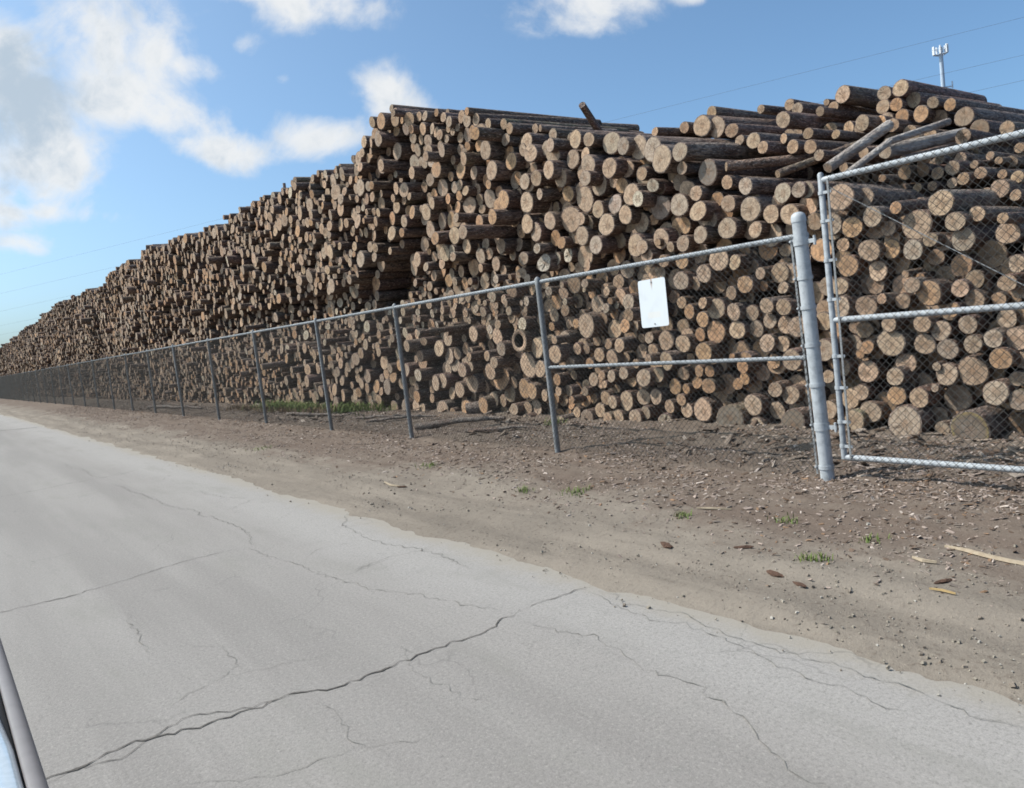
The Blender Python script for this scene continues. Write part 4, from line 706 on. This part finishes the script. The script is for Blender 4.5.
fence = tag(empty('chain_link_fence', (FX, 6.55, 0)), 'long galvanised chain link fence with top rail running beside the road before the logs', 'fence')
def part(name, me, parent, world):
    o = link(name, me, parent); o.matrix_parent_inverse = Matrix.Identity(4)
    o.location = Vector(world) - parent.location; return o
SP = [3.38, 6.55, 9.70, 12.38, 15.47, 18.55, 21.6]
while SP[-1] < 135: SP.append(SP[-1] + 3.05)
post_me = tube_mesh('fence_post', [(0, 0, -.05), (0, 0, 1.79), (0, 0, 1.86), (0, 0, 1.885)], [.031, .031, .036, .012], M['galv_dark'])
for s in SP[1:]:
    o = part('fence_post', post_me, fence, (FX + 0.03, s, 0)); o.rotation_euler = (random.gauss(0, .008), random.gauss(0, .008), random.random() * 6)
rail_me = tube_mesh('top_rail', [(0, 0, 0), (0, 1, 0)], .0205, M['galv'], 12)
link_me = wire_mesh('wire_mesh', 3.05, 1.80)
for a, b in zip(SP, SP[1:]):
    o = part('top_rail', rail_me, fence, (FX + .022, a, 1.83)); o.scale = (1, b - a, 1)
    o = part('wire_mesh', link_me, fence, (FX - .004, a + (0.07 if a < 4 else 0), 0.055)); o.scale = (1, (b - a - (0.07 if a < 4 else 0)) / 3.05, 1)
o = part('brace_rail', rail_me, fence, (FX + .022, 3.42, 0.925)); o.scale = (.85, 3.10, .85)
# terminal post with its domed cap, bands and tension bar
o = part('gate_post', tube_mesh('gate_post', [(0, 0, -.1), (0, 0, 1.93)], .050, M['galv_bright'], 24), fence, (FX + .01, 3.38, 0)); o.rotation_euler = (radians(-1.6), 0, 0)
part('post_cap', tube_mesh('post_cap', [(0, 0, 0), (0, 0, .035), (0, 0, .058), (0, 0, .072), (0, 0, .076)], [.054, .054, .046, .026, .004], M['galv_bright'], 24), o, (0, 0, 0)).location = (0, 0, 1.93)
for z in (0.10, 0.42, 0.72, 1.02, 1.30, 1.52, 1.80):
    mb = MB(); mb.tube([(0, 0, z - .014), (0, 0, z + .014)], .0565, 24); mb.box((0, .066, z), (.008, .04, .022)); mb.tube([(-.024, .078, z), (.022, .078, z)], .008, 8)
    mb.build('band', M['galv_bright'], o)
mb = MB(); mb.box((-.010, .074, .92), (.006, .016, 1.75)); mb.build('tension_bar', M['galv_dark'], o)
for z in (0.40, 1.78):
    mb = MB(); mb.tube([(0, 0, z - .022), (0, 0, z + .022)], .056, 24); mb.box((.0, -.085, z), (.014, .07, .03)); mb.tube([(0, -.11, z - .035), (0, -.11, z + .035)], .010, 10)
    mb.build('hinge', M['galv_bright'], o)

# ------------------------------------------------------------------ gate
GT, GB, G1, G0 = 2.19, 0.185, 3.225, -0.62
gate = tag(empty('chain_link_gate', (FX, G1, 0)), 'galvanised chain link gate of pipe frame with three rails, closed before the log stack', 'gate')
for s, tp in ((G1, 2.245), (G0, 2.245)):
    part('frame_upright', tube_mesh('frame_upright', [(0, 0, GB - .01), (0, 0, tp - .012), (0, 0, tp)], [.0215, .0215, .012], M['galv'], 16), gate, (FX, s, 0))
grail = tube_mesh('gate_rail', [(0, 0, 0), (0, -(G1 - G0), 0)], .0215, M['galv_bright'], 14)
for z in (GT, 1.19, GB): part('gate_rail', grail, gate, (FX + .004, G1, z))
part('wire_mesh', wire_mesh('wire_mesh', G1 - G0 - .10, GT - GB + .05), gate, (FX - .022, G0 + .05, GB - .02))
mb = MB(); mb.box((-.020, -.062, (GT + GB) / 2), (.006, .015, GT - GB)); mb.build('tension_bar', M['galv_dark'], gate)
for z in (.27, .45, .70, .93, 1.34, 1.62, 1.90, 2.10):
    mb = MB(); mb.tube([(0, 0, z - .012), (0, 0, z + .012)], .0265, 16); mb.box((-.012, -.048, z), (.012, .062, .02)); mb.build('band', M['galv_bright'], gate)
mb = MB(); mb.tube([(.02, -.05, 2.13 ), (.02, -2.66, .33)], .0032, 8); mb.build('truss_rod', M['galv_dark'], gate)
part('frame_upright', tube_mesh('frame_upright', [(0, 0, GB), (0, 0, GT)], [.0205, .0205], M['galv'], 16), gate, (FX, G1 - 2.68, 0))

# sign hung on the fence
sg = tag(empty('sign', (FX - .035, 4.905, 1.468)), 'blank white rectangular sign with rounded corners hung on the chain link fence', 'sign')
bm = bmesh.new(); w, h, c = .162, .212, .022; vs = []
for cx_, cz_, a0 in ((w - c, h - c, 0), (-w + c, h - c, 90), (-w + c, -h + c, 180), (w - c, -h + c, 270)):
    for q in range(6):
        a = radians(a0 + q * 18); vs.append(bm.verts.new((0, cx_ + c * cos(a), cz_ + c * sin(a))))
f = bm.faces.new(vs); r = bmesh.ops.extrude_face_region(bm, geom=[f]); bmesh.ops.translate(bm, vec=(-.003, 0, 0), verts=[v for v in r['geom'] if isinstance(v, bmesh.types.BMVert)])
bmesh.ops.recalc_face_normals(bm, faces=bm.faces)
me = bpy.data.meshes.new('plate'); bm.to_mesh(me); bm.free(); me.materials.append(M['sign']); pl = link('plate', me, sg)
for z in (.185, -.185): MB().tube([(-.010, 0, z), (.03, 0, z)], .006, 8).build('bolt', M['galv_dark'], sg)
sg.rotation_euler = (radians(-1.0), radians(1.5), 0)

# ------------------------------------------------------------------ ground litter
def gz(x, y): return float(ground_h(np.array([x]), np.array([y]))[0])
def scatter(name, n, xy, dims, cols, label, cat):
    XY = xy(n); n = len(XY); Z = np.maximum(ground_h(XY[:, 0], XY[:, 1]), np.where(XY[:, 0] < 2.78, 0.001, -1))
    L = dims(n); tv = rng.random(n)
    cube = np.array([(-1, -1, -1), (1, -1, -1), (1, 1, -1), (-1, 1, -1), (-.8, -.7, 1), (.75, -.8, 1), (.8, .7, 1), (-.7, .85, 1)]) * .5
    P = cube[None] * (1 + rng.normal(0, .12, (n, 8, 3))) * L[:, None, :]
    P[:, :, 2] += (P[:, :, 0] / L[:, None, 0]) ** 2 * L[:, None, 0] * rng.uniform(-.3, .5, n)[:, None]
    yaw = rng.uniform(0, 6.28, n); tl = rng.normal(0, .28, n); rl = rng.normal(0, .28, n)
    x, y, z = P[..., 0], P[..., 1], P[..., 2]
    y, z = y * np.cos(rl)[:, None] - z * np.sin(rl)[:, None], y * np.sin(rl)[:, None] + z * np.cos(rl)[:, None]
    x, z = x * np.cos(tl)[:, None] - z * np.sin(tl)[:, None], x * np.sin(tl)[:, None] + z * np.cos(tl)[:, None]
    x, y = x * np.cos(yaw)[:, None] - y * np.sin(yaw)[:, None], x * np.sin(yaw)[:, None] + y * np.cos(yaw)[:, None]
    V = np.stack([x + XY[:, :1], y + XY[:, 1:2], z + (Z + L[:, 2] * .5 + rng.uniform(-.002, .004, n))[:, None]], -1).reshape(-1, 3)
    fb = np.array([(0, 3, 2, 1), (4, 5, 6, 7), (0, 1, 5, 4), (1, 2, 6, 5), (2, 3, 7, 6), (3, 0, 4, 7)])
    F = (np.arange(n)[:, None, None] * 8 + fb[None]).reshape(-1, 4)
    ci = rng.choice(len(cols), n, p=[c[1] for c in cols]); C = np.array([c[0] for c in cols])[ci] * rng.uniform(.7, 1.2, n)[:, None]
    C = np.repeat(np.concatenate([C, np.ones((n, 1))], 1), 8, 0)
    return tag(link(name, mesh_np(name, V, [F], [M['chips']], smooth=False, attrs={'tint': C})), label, cat, kind='stuff')
def xy_chips(n):
    y = -1 + 40 * rng.random(n * 3) ** 1.8; x = rng.uniform(2.9, 7.3, n * 3)
    dens = np.clip((x - 3.3) / 1.9, 0.03, 1) ** 1.5 * np.clip(.8 + 1.5 * fbm(x * 1.3, y * .9, 61, 3), .08, 1)
    k = rng.random(n * 3) < dens; return np.stack([x, y], -1)[k][:n]
def dims_chips(n):
    l = rng.lognormal(math.log(.0165), .55, n).clip(.006, .06); return np.stack([l, l * rng.uniform(.18, .55, n), np.minimum(l * .13, .005) * rng.uniform(.6, 1.4, n)], -1)
scatter('wood_chips', 120000, xy_chips, dims_chips, [((.30, .235, .20), .37), ((.42, .35, .305), .13), ((.11, .075, .055), .27), ((.20, .165, .14), .18), ((.27, .165, .10), .05)], 'bark flakes and wood chips littering the bare ground along the fence', 'wood chips')
def xy_lit(n):
    y = -1 + 30 * rng.random(n * 3) ** 1.5; x = rng.normal(6.35, .45, n * 3)
    k = (x > 5.35) & (x < 7.1) & (fbm(x * 1.1, y * .6, 67, 3) > -.1); return np.stack([x, y], -1)[k][:n]
def dims_lit(n):
    l = rng.lognormal(math.log(.085), .5, n).clip(.03, .32); return np.stack([l, (l * rng.uniform(.12, .4, n)).clip(.01, .07), rng.uniform(.006, .02, n)], -1)
scatter('bark_litter', 1500, xy_lit, dims_lit, [((.19, .15, .12), .4), ((.30, .25, .21), .25), ((.11, .075, .055), .35)], 'broken bark slabs and wood scraps strewn on the mulch before the stack', 'bark litter')
def xy_grav(n):
    y = -1 + 30 * rng.random(n * 3) ** 1.7; x = 4.6 - 2.3 * rng.random(n * 3) ** .8
    k = rng.random(n * 3) < np.clip(.5 + 1.5 * fbm(x * 2, y * .8, 64, 3), .05, 1) * np.clip((4.6 - x) / 1.2, .1, 1) * np.clip((x - 2.4) / .5, 0.0, 1) ** 3; return np.stack([x, y], -1)[k][:n]
def dims_grav(n):
    l = rng.lognormal(math.log(.0055), .5, n).clip(.003, .018); return np.stack([l, l * rng.uniform(.6, 1, n), l * rng.uniform(.4, .8, n)], -1)
scatter('gravel', 9000, xy_grav, dims_grav, [((.27, .235, .19), .6), ((.225, .185, .15), .25), ((.36, .33, .29), .15)], 'small gravel and clods scattered on the sandy road verge', 'gravel')

def blades(name, spots, hgt, mat, w=.003, lean=.9):
    V = []; F = []
    for (x, y) in spots:
        z = gz(x, y) - .004; h = hgt * rng.uniform(.45, 1.15); a = rng.uniform(0, 6.28); l = h * lean * rng.uniform(.2, 1.3)
        dx, dy = cos(a) * l, sin(a) * l; nx, ny = -sin(a) * w, cos(a) * w; b = len(V)
        V += [(x - nx, y - ny, z), (x + nx, y + ny, z), (x + dx * .4 + nx * .8, y + dy * .4 + ny * .8, z + h * .62), (x + dx * .4 - nx * .8, y + dy * .4 - ny * .8, z + h * .62), (x + dx, y + dy, z + h * .9)]
        F += [(b, b + 1, b + 2, b + 3)]; F3.append if False else None
        T3.append((b + 3, b + 2, b + 4))
    return V, F
for i, (x, y, n, rr_, hh, lab) in enumerate([
        (3.94, 5.36, 60, .07, .05, 'small round green grass tuft on the verge, left of the larger tuft below the sign'),
        (4.13, 4.89, 90, .13, .05, 'largest spreading green grass tuft on the bare verge below the sign'),
        (3.98, 3.63, 45, .06, .05, 'small green weed growing in the dirt in front of the gate post'),
        (4.22, 7.37, 70, .11, .05, 'low sparse grass patch on the verge near the second fence post'),
        (4.20, 2.98, 40, .07, .05, 'tiny green weed in brown dirt before the left end of the gate'),
        (3.64, 2.44, 70, .08, .05, 'sparse half dry grass tuft beside scattered bark on the sandy verge'),
        (4.04, 2.35, 35, .07, .04, 'tiny green sprout in the dirt beside the long pale bark strip'),
        (3.89, 11.66, 80, .2, .05, 'distant thin yellowish grass patch on the far verge'),
        (6.45, 7.95, 80, .13, .11, 'green weed clump at the foot of the stack behind the brace rail post')]):
    T3 = []; F3 = []
    sp = [(x + rng.normal(0, rr_ * .5), y + rng.normal(0, rr_ * .5)) for _ in range(n)]
    V, F = blades('grass_tuft', sp, hh, M['grass'])
    tag(link('grass_tuft', mesh_np('grass_tuft', V, [np.array(F), np.array(T3)], [M['grass']], smooth=False)), lab, 'grass tuft', 'grass tufts along the verge')
T3 = []; F3 = []
sp = [(rng.normal(6.62, .16), rng.uniform(12.6, 19.5)) for _ in range(3800)]
sp = [p for p in sp if vnoise(p[0] * 2, p[1] * 1.1, 90) > -.18]
V, F = blades('grass', sp, .20, M['grass'], .006)
tag(link('grass', mesh_np('grass', V, [np.array(F), np.array(T3)], [M['grass']], smooth=False)), 'strip of green grass growing at the foot of the stack behind the fence', 'grass', kind='stuff')
T3 = []; F3 = []
sp = [(rng.normal(6.35, .14), rng.uniform(14.5, 21)) for _ in range(1200)]
V, F = blades('dry_weeds', sp, .13, M['dry'], .006)
tag(link('dry_weeds', mesh_np('dry_weeds', V, [np.array(F), np.array(T3)], [M['dry']], smooth=False)), 'reddish dry weeds in front of the green grass behind the fence', 'weeds', kind='stuff')

def strip(pts, w, th, mat, name, label, cat):
    V = []; F = []
    P = [np.array([p[0], p[1], gz(*p[:2]) + (p[2] if len(p) > 2 else .006)]) for p in pts]
    for i, p in enumerate(P):
        t = P[min(i + 1, len(P) - 1)] - P[max(0, i - 1)]; t /= np.linalg.norm(t); nrm = np.array([-t[1], t[0], 0])
        ww = w * (.25 if i in (0, len(P) - 1) else rng.uniform(.8, 1.1)); u = np.array([0, 0, th])
        V += [p - nrm * ww, p + nrm * ww, p + nrm * ww * .6 + u, p - nrm * ww * .7 + u]
        if i: b = 4 * (i - 1); F += [(b + q, b + (q + 1) % 4, b + 4 + (q + 1) % 4, b + 4 + q) for q in range(4)]
    F += [(3, 2, 1, 0)]; n = len(V); F += [(n - 4, n - 3, n - 2, n - 1)]
    return tag(link(name, mesh_np(name, V, [np.array(F)], [mat], smooth=False)), label, cat)
strip([(4.13, 1.99), (4.11, 1.88), (4.06, 1.76), (4.04, 1.64), (4.03, 1.5), (4.0, 1.38)], .014, .012, M['strip'], 'bark_strip', 'long pale curved bark strip lying in the dirt below the gate', 'bark strip')
strip([(4.15, 3.66), (4.2, 3.58), (4.27, 3.46)], .011, .01, M['strip'], 'bark_strip', 'short straight pale wood strip lying in the dirt left of the gate post', 'bark strip')
strip([(3.50, 1.77), (3.515, 1.72), (3.51, 1.66)], .007, .008, M['leaf'], 'wood_splinter', 'bright yellow wood splinter lying on the sandy verge', 'splinter')
strip([(3.87, 2.03), (3.84, 1.96), (3.85, 1.9)], .012, .012, M['strip'], 'bark_strip', 'curled brown bark strip left of the long pale strip', 'bark strip')
strip([(3.53, 7.1), (3.5, 6.9), (3.52, 6.78)], .012, .012, M['strip'], 'bark_strip', 'pale splinter beside a reddish bark piece near the road edge', 'bark strip')
def clump(x, y, s, lab):
    bm = bmesh.new(); bmesh.ops.create_icosphere(bm, subdivisions=3, radius=1)
    a = rng.uniform(0, 6)
    for v in bm.verts:
        k = 1 + .9 * float(fbm(np.array([v.co.x * 2.2 + x * 9]), np.array([v.co.y * 2.2 + v.co.z * 1.7]), 3)[0]); v.co = Vector((v.co.x * s * k, v.co.y * s * .34 * k, v.co.z * s * .16 * k))
    bmesh.ops.rotate(bm, verts=bm.verts, matrix=Matrix.Rotation(a, 3, 'Z'))
    me = bpy.data.meshes.new('bark_piece'); bm.to_mesh(me); bm.free(); me.materials.append(M['rot'])
    tag(link('bark_piece', me, loc=(x, y, gz(x, y) + s * .15)), lab, 'bark piece', 'dark bark pieces on the verge')
clump(3.39, 3.25, .06, 'dark brown bark piece on pale sand between road and brace rail')
clump(3.62, 2.87, .045, 'small dark bark lump right of the flat bark piece on the sand')
clump(3.33, 2.46, .055, 'chunky reddish bark piece near the road edge below the gate post')
clump(3.26, 2.27, .04, 'thin dark bark sliver right of the chunky reddish piece')
clump(3.52, 6.72, .05, 'reddish bark piece beside a pale splinter near the road edge')
clump(3.66, 1.78, .04, 'dark bark crumb in a rut left of the yellow splinter')
def branch(p, q, r, lab):
    P, Q = Vector(p), Vector(q); pts = []
    for i in range(9):
        t = i / 8; a = P.lerp(Q, t); a.z = gz(a.x, a.y) + r * .8 + .02 * sin(t * 3); a.x += random.gauss(0, .02); pts.append(a)
    o = MB().tube(pts, [r * (1 - .5 * i / 8) for i in range(9)], 10).build('branch', M['bark'])
    at = o.data.attributes.new('bark_tint', 'FLOAT_COLOR', 'POINT'); at.data.foreach_set('color', [.17, .14, .12, 1] * len(o.data.vertices))
    tag(o, lab, 'branch', 'fallen branches behind the fence')
branch((5.75, 10.3, 0), (6.5, 9.1, 0), .055, 'thick dark fallen branch on the ground behind the fence')
branch((6.0, 16.1, 0), (6.1, 13.6, 0), .035, 'long grey branch lying in front of the grass strip')
branch((5.9, 12.2, 0), (6.5, 11.0, 0), .03, 'short grey branch on mulch right of the grass strip')
branch((5.8, 27.6, 0), (6.1, 22.6, 0), .05, 'pale pole lying on the ground behind the distant fence')
branch((5.7, 8.9, 0), (6.1, 7.9, 0), .03, 'thin branch on the mulch left of the brace rail post')
branch((6.1, 13.0, 0), (6.45, 11.7, 0), .025, 'thin pale stick on mulch beside the grass strip end')

# ------------------------------------------------------------------ mast and wires
tw = tag(empty('cell_tower', (164.5, 73.0, 0)), 'tall pale blue steel phone mast rising far behind the log stack', 'mast')
MB().tube([(0, 0, 0), (0, 0, 44.0)], [.62, .34], 16).build('mast', M['tower'], tw)
mb = MB()
for q in range(3):
    a, b = radians(20 + q * 120), radians(140 + q * 120)
    A = (1.5 * cos(a), 1.5 * sin(a), 42.6); B = (1.5 * cos(b), 1.5 * sin(b), 42.6)
    mb.tube([A, B], .10, 6); mb.tube([(0, 0, 42.6), A], .10, 6); mb.tube([(A[0], A[1], 43.6), (B[0], B[1], 43.6)], .06, 6)
mb.build('platform', M['tower'], tw)
for q in range(3):
    a, b = radians(20 + q * 120), radians(140 + q * 120)
    for t in (.12, .5, .88):
        x, y = 1.5 * (cos(a) * (1 - t) + cos(b) * t), 1.5 * (sin(a) * (1 - t) + sin(b) * t)
        MB().box((x * 1.08, y * 1.08, 43.4), (.26, .26, 1.6), bev=.05).build('antenna', M['antenna'], tw)
mb = MB(); mb.tube([(-1.7 * .59, 1.7 * .8, 36.4), (1.7 * .59, -1.7 * .8, 36.4)], .12, 6); mb.tube([(1.6 * .59, -1.6 * .8, 36.0), (1.6 * .59, -1.6 * .8, 37.3)], .13, 6); mb.tube([(-1.5 * .59, 1.5 * .8, 35.9), (-1.5 * .59, 1.5 * .8, 36.9)], .1, 6); mb.build('side_arm', M['tower'], tw)
W = [((23.5, 77.2, 14.0), (48.2, 17.1, 14.0), 'highest thin overhead wire crossing the whole sky'), ((17.75, 92.7, 12.0), (47.6, 17.1, 12.0), 'overhead wire below the highest one, passing behind the mast'),
     ((14.0, 102.0, 10.0), (43.8, 15.8, 10.0), 'third thin overhead wire, passing low behind the mast'), ((14.0, 102.0, 8.3), (43.8, 15.8, 8.3), 'fourth overhead wire low in the sky at the far left'), ((14.0, 102.0, 7.2), (43.8, 15.8, 7.2), 'lowest overhead wire in the sky at the far left')]
for p, q, lab in W:
    p, q = Vector(p), Vector(q); a = p + (p - q) * 1.6; b = q + (q - p) * .5
    tag(MB().tube([a.lerp(b, i / 24) for i in range(25)], .006, 6).build('power_line', M['cable']), lab, 'overhead wire', 'overhead wires')
bm = bmesh.new(); bmesh.ops.create_icosphere(bm, subdivisions=3, radius=.27)
for f_ in bm.faces: f_.smooth = True
me = bpy.data.meshes.new('marker_ball'); bm.to_mesh(me); bm.free(); me.materials.append(M['ball'])
tag(link('marker_ball', me, loc=(15.3, 103.2 - 4.9 * .2, 10.0)), 'small dark red marker ball hanging on a thin overhead wire', 'marker ball')

# ------------------------------------------------------------------ the car the picture is taken from
car = tag(empty('car', (-.8, 0, 0)), 'edge of a silver blue car standing on the road, only its side sill seen', 'car')
def sweep(name, prof, y0, y1, mat, close=True, n=28, fl=0.0):
    V = []; F = []
    for i in range(n + 1):
        t = i / n; y = y0 + (y1 - y0) * t
        for (x, z) in prof: V.append((x + .803 - fl * max(0, y - 1.15), y, z))
    m_ = len(prof)
    for i in range(n):
        for k in range(m_ if close else m_ - 1): F.append((i * m_ + k, i * m_ + (k + 1) % m_, (i + 1) * m_ + (k + 1) % m_, (i + 1) * m_ + k))
    me = mesh_np(name, V, [np.array(F), np.array([list(range(m_))[::-1], [n * m_ + k for k in range(m_)]])], [mat])
    me.polygons.foreach_set('use_smooth', [len(p.vertices) == 4 for p in me.polygons])
    return link(name, me, car)
# right-hand side: painted panel below, belt moulding on top, dark gap, inner sill
sweep('door_panel', [(.050, .985), (.056, .93), (.062, .80), (.058, .55), (.03, .32), (-.05, .30), (-.05, .985)], -1.9, 2.0, M['paint'])
sweep('belt_moulding', [(.050, .990), (.047, .998), (.040, 1.001), (.033, 1.0015), (.030, .999), (.029, .985), (.050, .985)], -1.9, 2.0, M['trim'])
sweep('window_seal', [(.028, .986), (.028, .993), (.010, .994), (-.020, .990), (-.020, .984)], -1.9, 2.0, M['rubber'])
sweep('inner_sill', [(.0275, .975), (.027, .997), (.020, 1.002), (0, 1.005), (-.035, 1.002), (-.09, .985), (-.12, .95), (-.12, .93), (.0275, .93)], -1.9, 2.0, M['paint'], fl=.045)
sweep('hood', [(-.125, .93), (-.125, .97), (-.3, 1.0), (-.8, 1.03), (-1.3, 1.0), (-1.6, .93), (-1.66, .80), (-1.65, .4), (-1.55, .3), (-.125, .3)], .55, 1.98, M['paint'])
for y in (-1.3, 1.35):
    for x in (-.06, -1.56):
        o = MB().tube([(x + .7, y, .31), (x + .88, y, .31)], .31, 28).build('wheel', M['rubber'], car)
        MB().tube([(x + .69, y, .31), (x + .89, y, .31)], .19, 20).build('rim', M['galv'], o)

# ------------------------------------------------------------------ light and sky
SUN_EL = radians(50); sd = Vector((-0.72, 0.69, 0)).normalized()
sdir = Vector((sd.x * cos(SUN_EL), sd.y * cos(SUN_EL), sin(SUN_EL)))
sl = bpy.data.lights.new('sun', 'SUN'); sl.energy = 4.6; sl.angle = radians(.53); sl.color = (1.0, .95, .87)
so = bpy.data.objects.new('sun', sl); COL.objects.link(so); so.rotation_euler = sdir.to_track_quat('Z', 'Y').to_euler()
w = bpy.data.worlds.new('World'); SC.world = w; w.use_nodes = True
nt = w.node_tree; bgn = nt.nodes['Background']; bgn.inputs[1].default_value = 0.093
sky = nt.nodes.new('ShaderNodeTexSky'); sky.sky_type = 'NISHITA'; sky.sun_disc = False
sky.sun_elevation = SUN_EL; sky.sun_rotation = atan2(sd.x, sd.y); sky.air_density = 0.6; sky.dust_density = 3.0; sky.ozone_density = 3.0
class WN(NT):
    def __init__(s, t): s.t = t
wn = WN(nt)
dirv = wn.n('ShaderNodeTexCoord').outputs['Generated']
def dot(v):
    nd = wn.n('ShaderNodeVectorMath', operation='DOT_PRODUCT'); nt.links.new(dirv, nd.inputs[0]); nd.inputs[1].default_value = v; return nd.outputs['Value']
FH = (sin(radians(36.4)), cos(radians(36.4)), 0); RH = (cos(radians(36.4)), -sin(radians(36.4)), 0)
dF = dot(FH); dFs = wn.math('MAXIMUM', dF, 0.05)
U = wn.math('DIVIDE', dot(RH), dFs); Vv = wn.math('DIVIDE', dot((0, 0, 1)), dFs)
cmb = wn.n('ShaderNodeCombineXYZ'); nt.links.new(U, cmb.inputs[0]); nt.links.new(Vv, cmb.inputs[1]); uvw = cmb.outputs[0]
CLOUDS = [(-0.455, 0.392, 0.057, 0.072, -0.46, 1, 0), (-0.555, 0.343, 0.055, 0.06, -0.11, 1, 1), (-0.545, 0.252, 0.086, 0.041, -0.11, 1, 0.25), (-0.572, 0.2, 0.052, 0.018, -0.12, 0.8, 0.3), (-0.578, 0.166, 0.044, 0.012, -0.12, 0.9, 0), (-0.386, 0.401, 0.058, 0.04, -0.11, 0.9, 0), (-0.44, 0.33, 0.073, 0.033, 0.06, 1, 0.1), (-0.344, 0.355, 0.058, 0.017, -0.29, 0.8, 0), (-0.382, 0.306, 0.07, 0.029, -0.46, 1, 0.1), (-0.329, 0.251, 0.055, 0.019, -0.37, 0.9, 0.1), (-0.28, 0.243, 0.049, 0.018, -0.11, 0.9, 0.1), (-0.222, 0.261, 0.044, 0.024, -0.11, 1, 0), (-0.168, 0.247, 0.052, 0.022, 0.06, 1, 0.1), (-0.112, 0.299, 0.032, 0.032, -0.11, 1.1, 0), (-0.082, 0.274, 0.029, 0.024, -0.46, 1, 0), (-0.274, 0.371, 0.019, 0.013, -0.11, 0.75, 0), (-0.234, 0.328, 0.011, 0.008, -0.11, 0.6, 0), (-0.178, 0.404, 0.075, 0.026, -0.11, 1, 0.2), (0.136, 0.374, 0.078, 0.033, -0.11, 1, 0.15), (0.127, 0.345, 0.027, 0.014, -0.11, 0.8, 0.15), (0.272, 0.364, 0.022, 0.008, -0.11, 0.8, 0), (-0.569, 0.387, 0.022, 0.033, -0.11, 0.8, 0.2), (-0.254, 0.427, 0.048, 0.009, -0.11, 0.7, 0), (-0.511, 0.193, 0.055, 0.01, -0.12, 0.6, 0.2), (-0.515, 0.285, 0.061, 0.048, -0.11, 0.7, 0.3), (-0.644, 0.395, 0.072, 0.071, -0.11, 1, 0.5), (-0.68, 0.255, 0.073, 0.061, -0.11, 0.9, 0.3), (-0.012, 0.465, 0.145, 0.035, -0.11, 1, 0.2), (-0.37, 0.505, 0.144, 0.046, -0.11, 1, 0.3)]
dens = None; grey = None
for (cu, cv, ra, rb, an, st, gr) in CLOUDS:
    mp = wn.n('ShaderNodeMapping', vector_type='TEXTURE'); nt.links.new(uvw, mp.inputs[0])
    mp.inputs['Location'].default_value = (cu, cv, 0); mp.inputs['Rotation'].default_value = (0, 0, an); mp.inputs['Scale'].default_value = (ra, rb, 1)
    ln = wn.n('ShaderNodeVectorMath', operation='LENGTH'); nt.links.new(mp.outputs[0], ln.inputs[0])
    e = wn.math('MULTIPLY', wn.ramp(ln.outputs['Value'], 2.1, 0.0), st)
    dens = e if dens is None else wn.math('MAXIMUM', wn.math('MULTIPLY_ADD', wn.math('MINIMUM', dens, e), .45, wn.math('MAXIMUM', dens, e)), 0)
    if gr: g_ = wn.math('MULTIPLY', e, gr); grey = g_ if grey is None else wn.math('MAXIMUM', grey, g_)
n1 = wn.noise(uvw, 8.0, 9, .60, .5); n2 = wn.noise(wn.map(uvw, (1, 1, 1), (3, 1, 0)), 4.0, 4, .5)
n3 = wn.noise(uvw, 26.0, 6, .6, .3)
d2 = wn.math('ADD', dens, wn.math('ADD', wn.math('MULTIPLY', wn.math('SUBTRACT', n1, .5), 2.3), wn.math('MULTIPLY', wn.math('SUBTRACT', n3, .5), .9)))
cov = wn.math('MULTIPLY', wn.math('MULTIPLY', wn.ramp(d2, .32, 1.3), wn.ramp(dens, .05, .35)), wn.ramp(dF, .06, .2))
cov = wn.math('MULTIPLY', cov, .93)
ccol = wn.mix(wn.ramp(wn.math('ADD', wn.math('MULTIPLY', grey, .75), wn.math('ADD', wn.math('MULTIPLY', wn.math('SUBTRACT', n2, .5), 1.5), wn.math('MULTIPLY', wn.math('SUBTRACT', n3, .45), 1.6))), .0, 1.0), (8.7, 8.8, 8.8), (4.9, 5.8, 6.7))
gm = wn.n('ShaderNodeGamma'); nt.links.new(sky.outputs[0], gm.inputs[0]); gm.inputs[1].default_value = 1.0
skyc = wn.mix(1.0, gm.outputs[0], (1.68, 2.12, 2.12), 'MULTIPLY')
nt.links.new(wn.mix(cov, skyc, ccol), bgn.inputs[0])

SC.view_settings.view_transform = 'Standard'; SC.view_settings.look = 'None'; SC.view_settings.exposure = 0.15; SC.view_settings.gamma = 1
SC.cycles.filter_width = 1.7
SC.cycles.max_bounces = 6; SC.cycles.diffuse_bounces = 3
SC.cycles.use_denoising = True
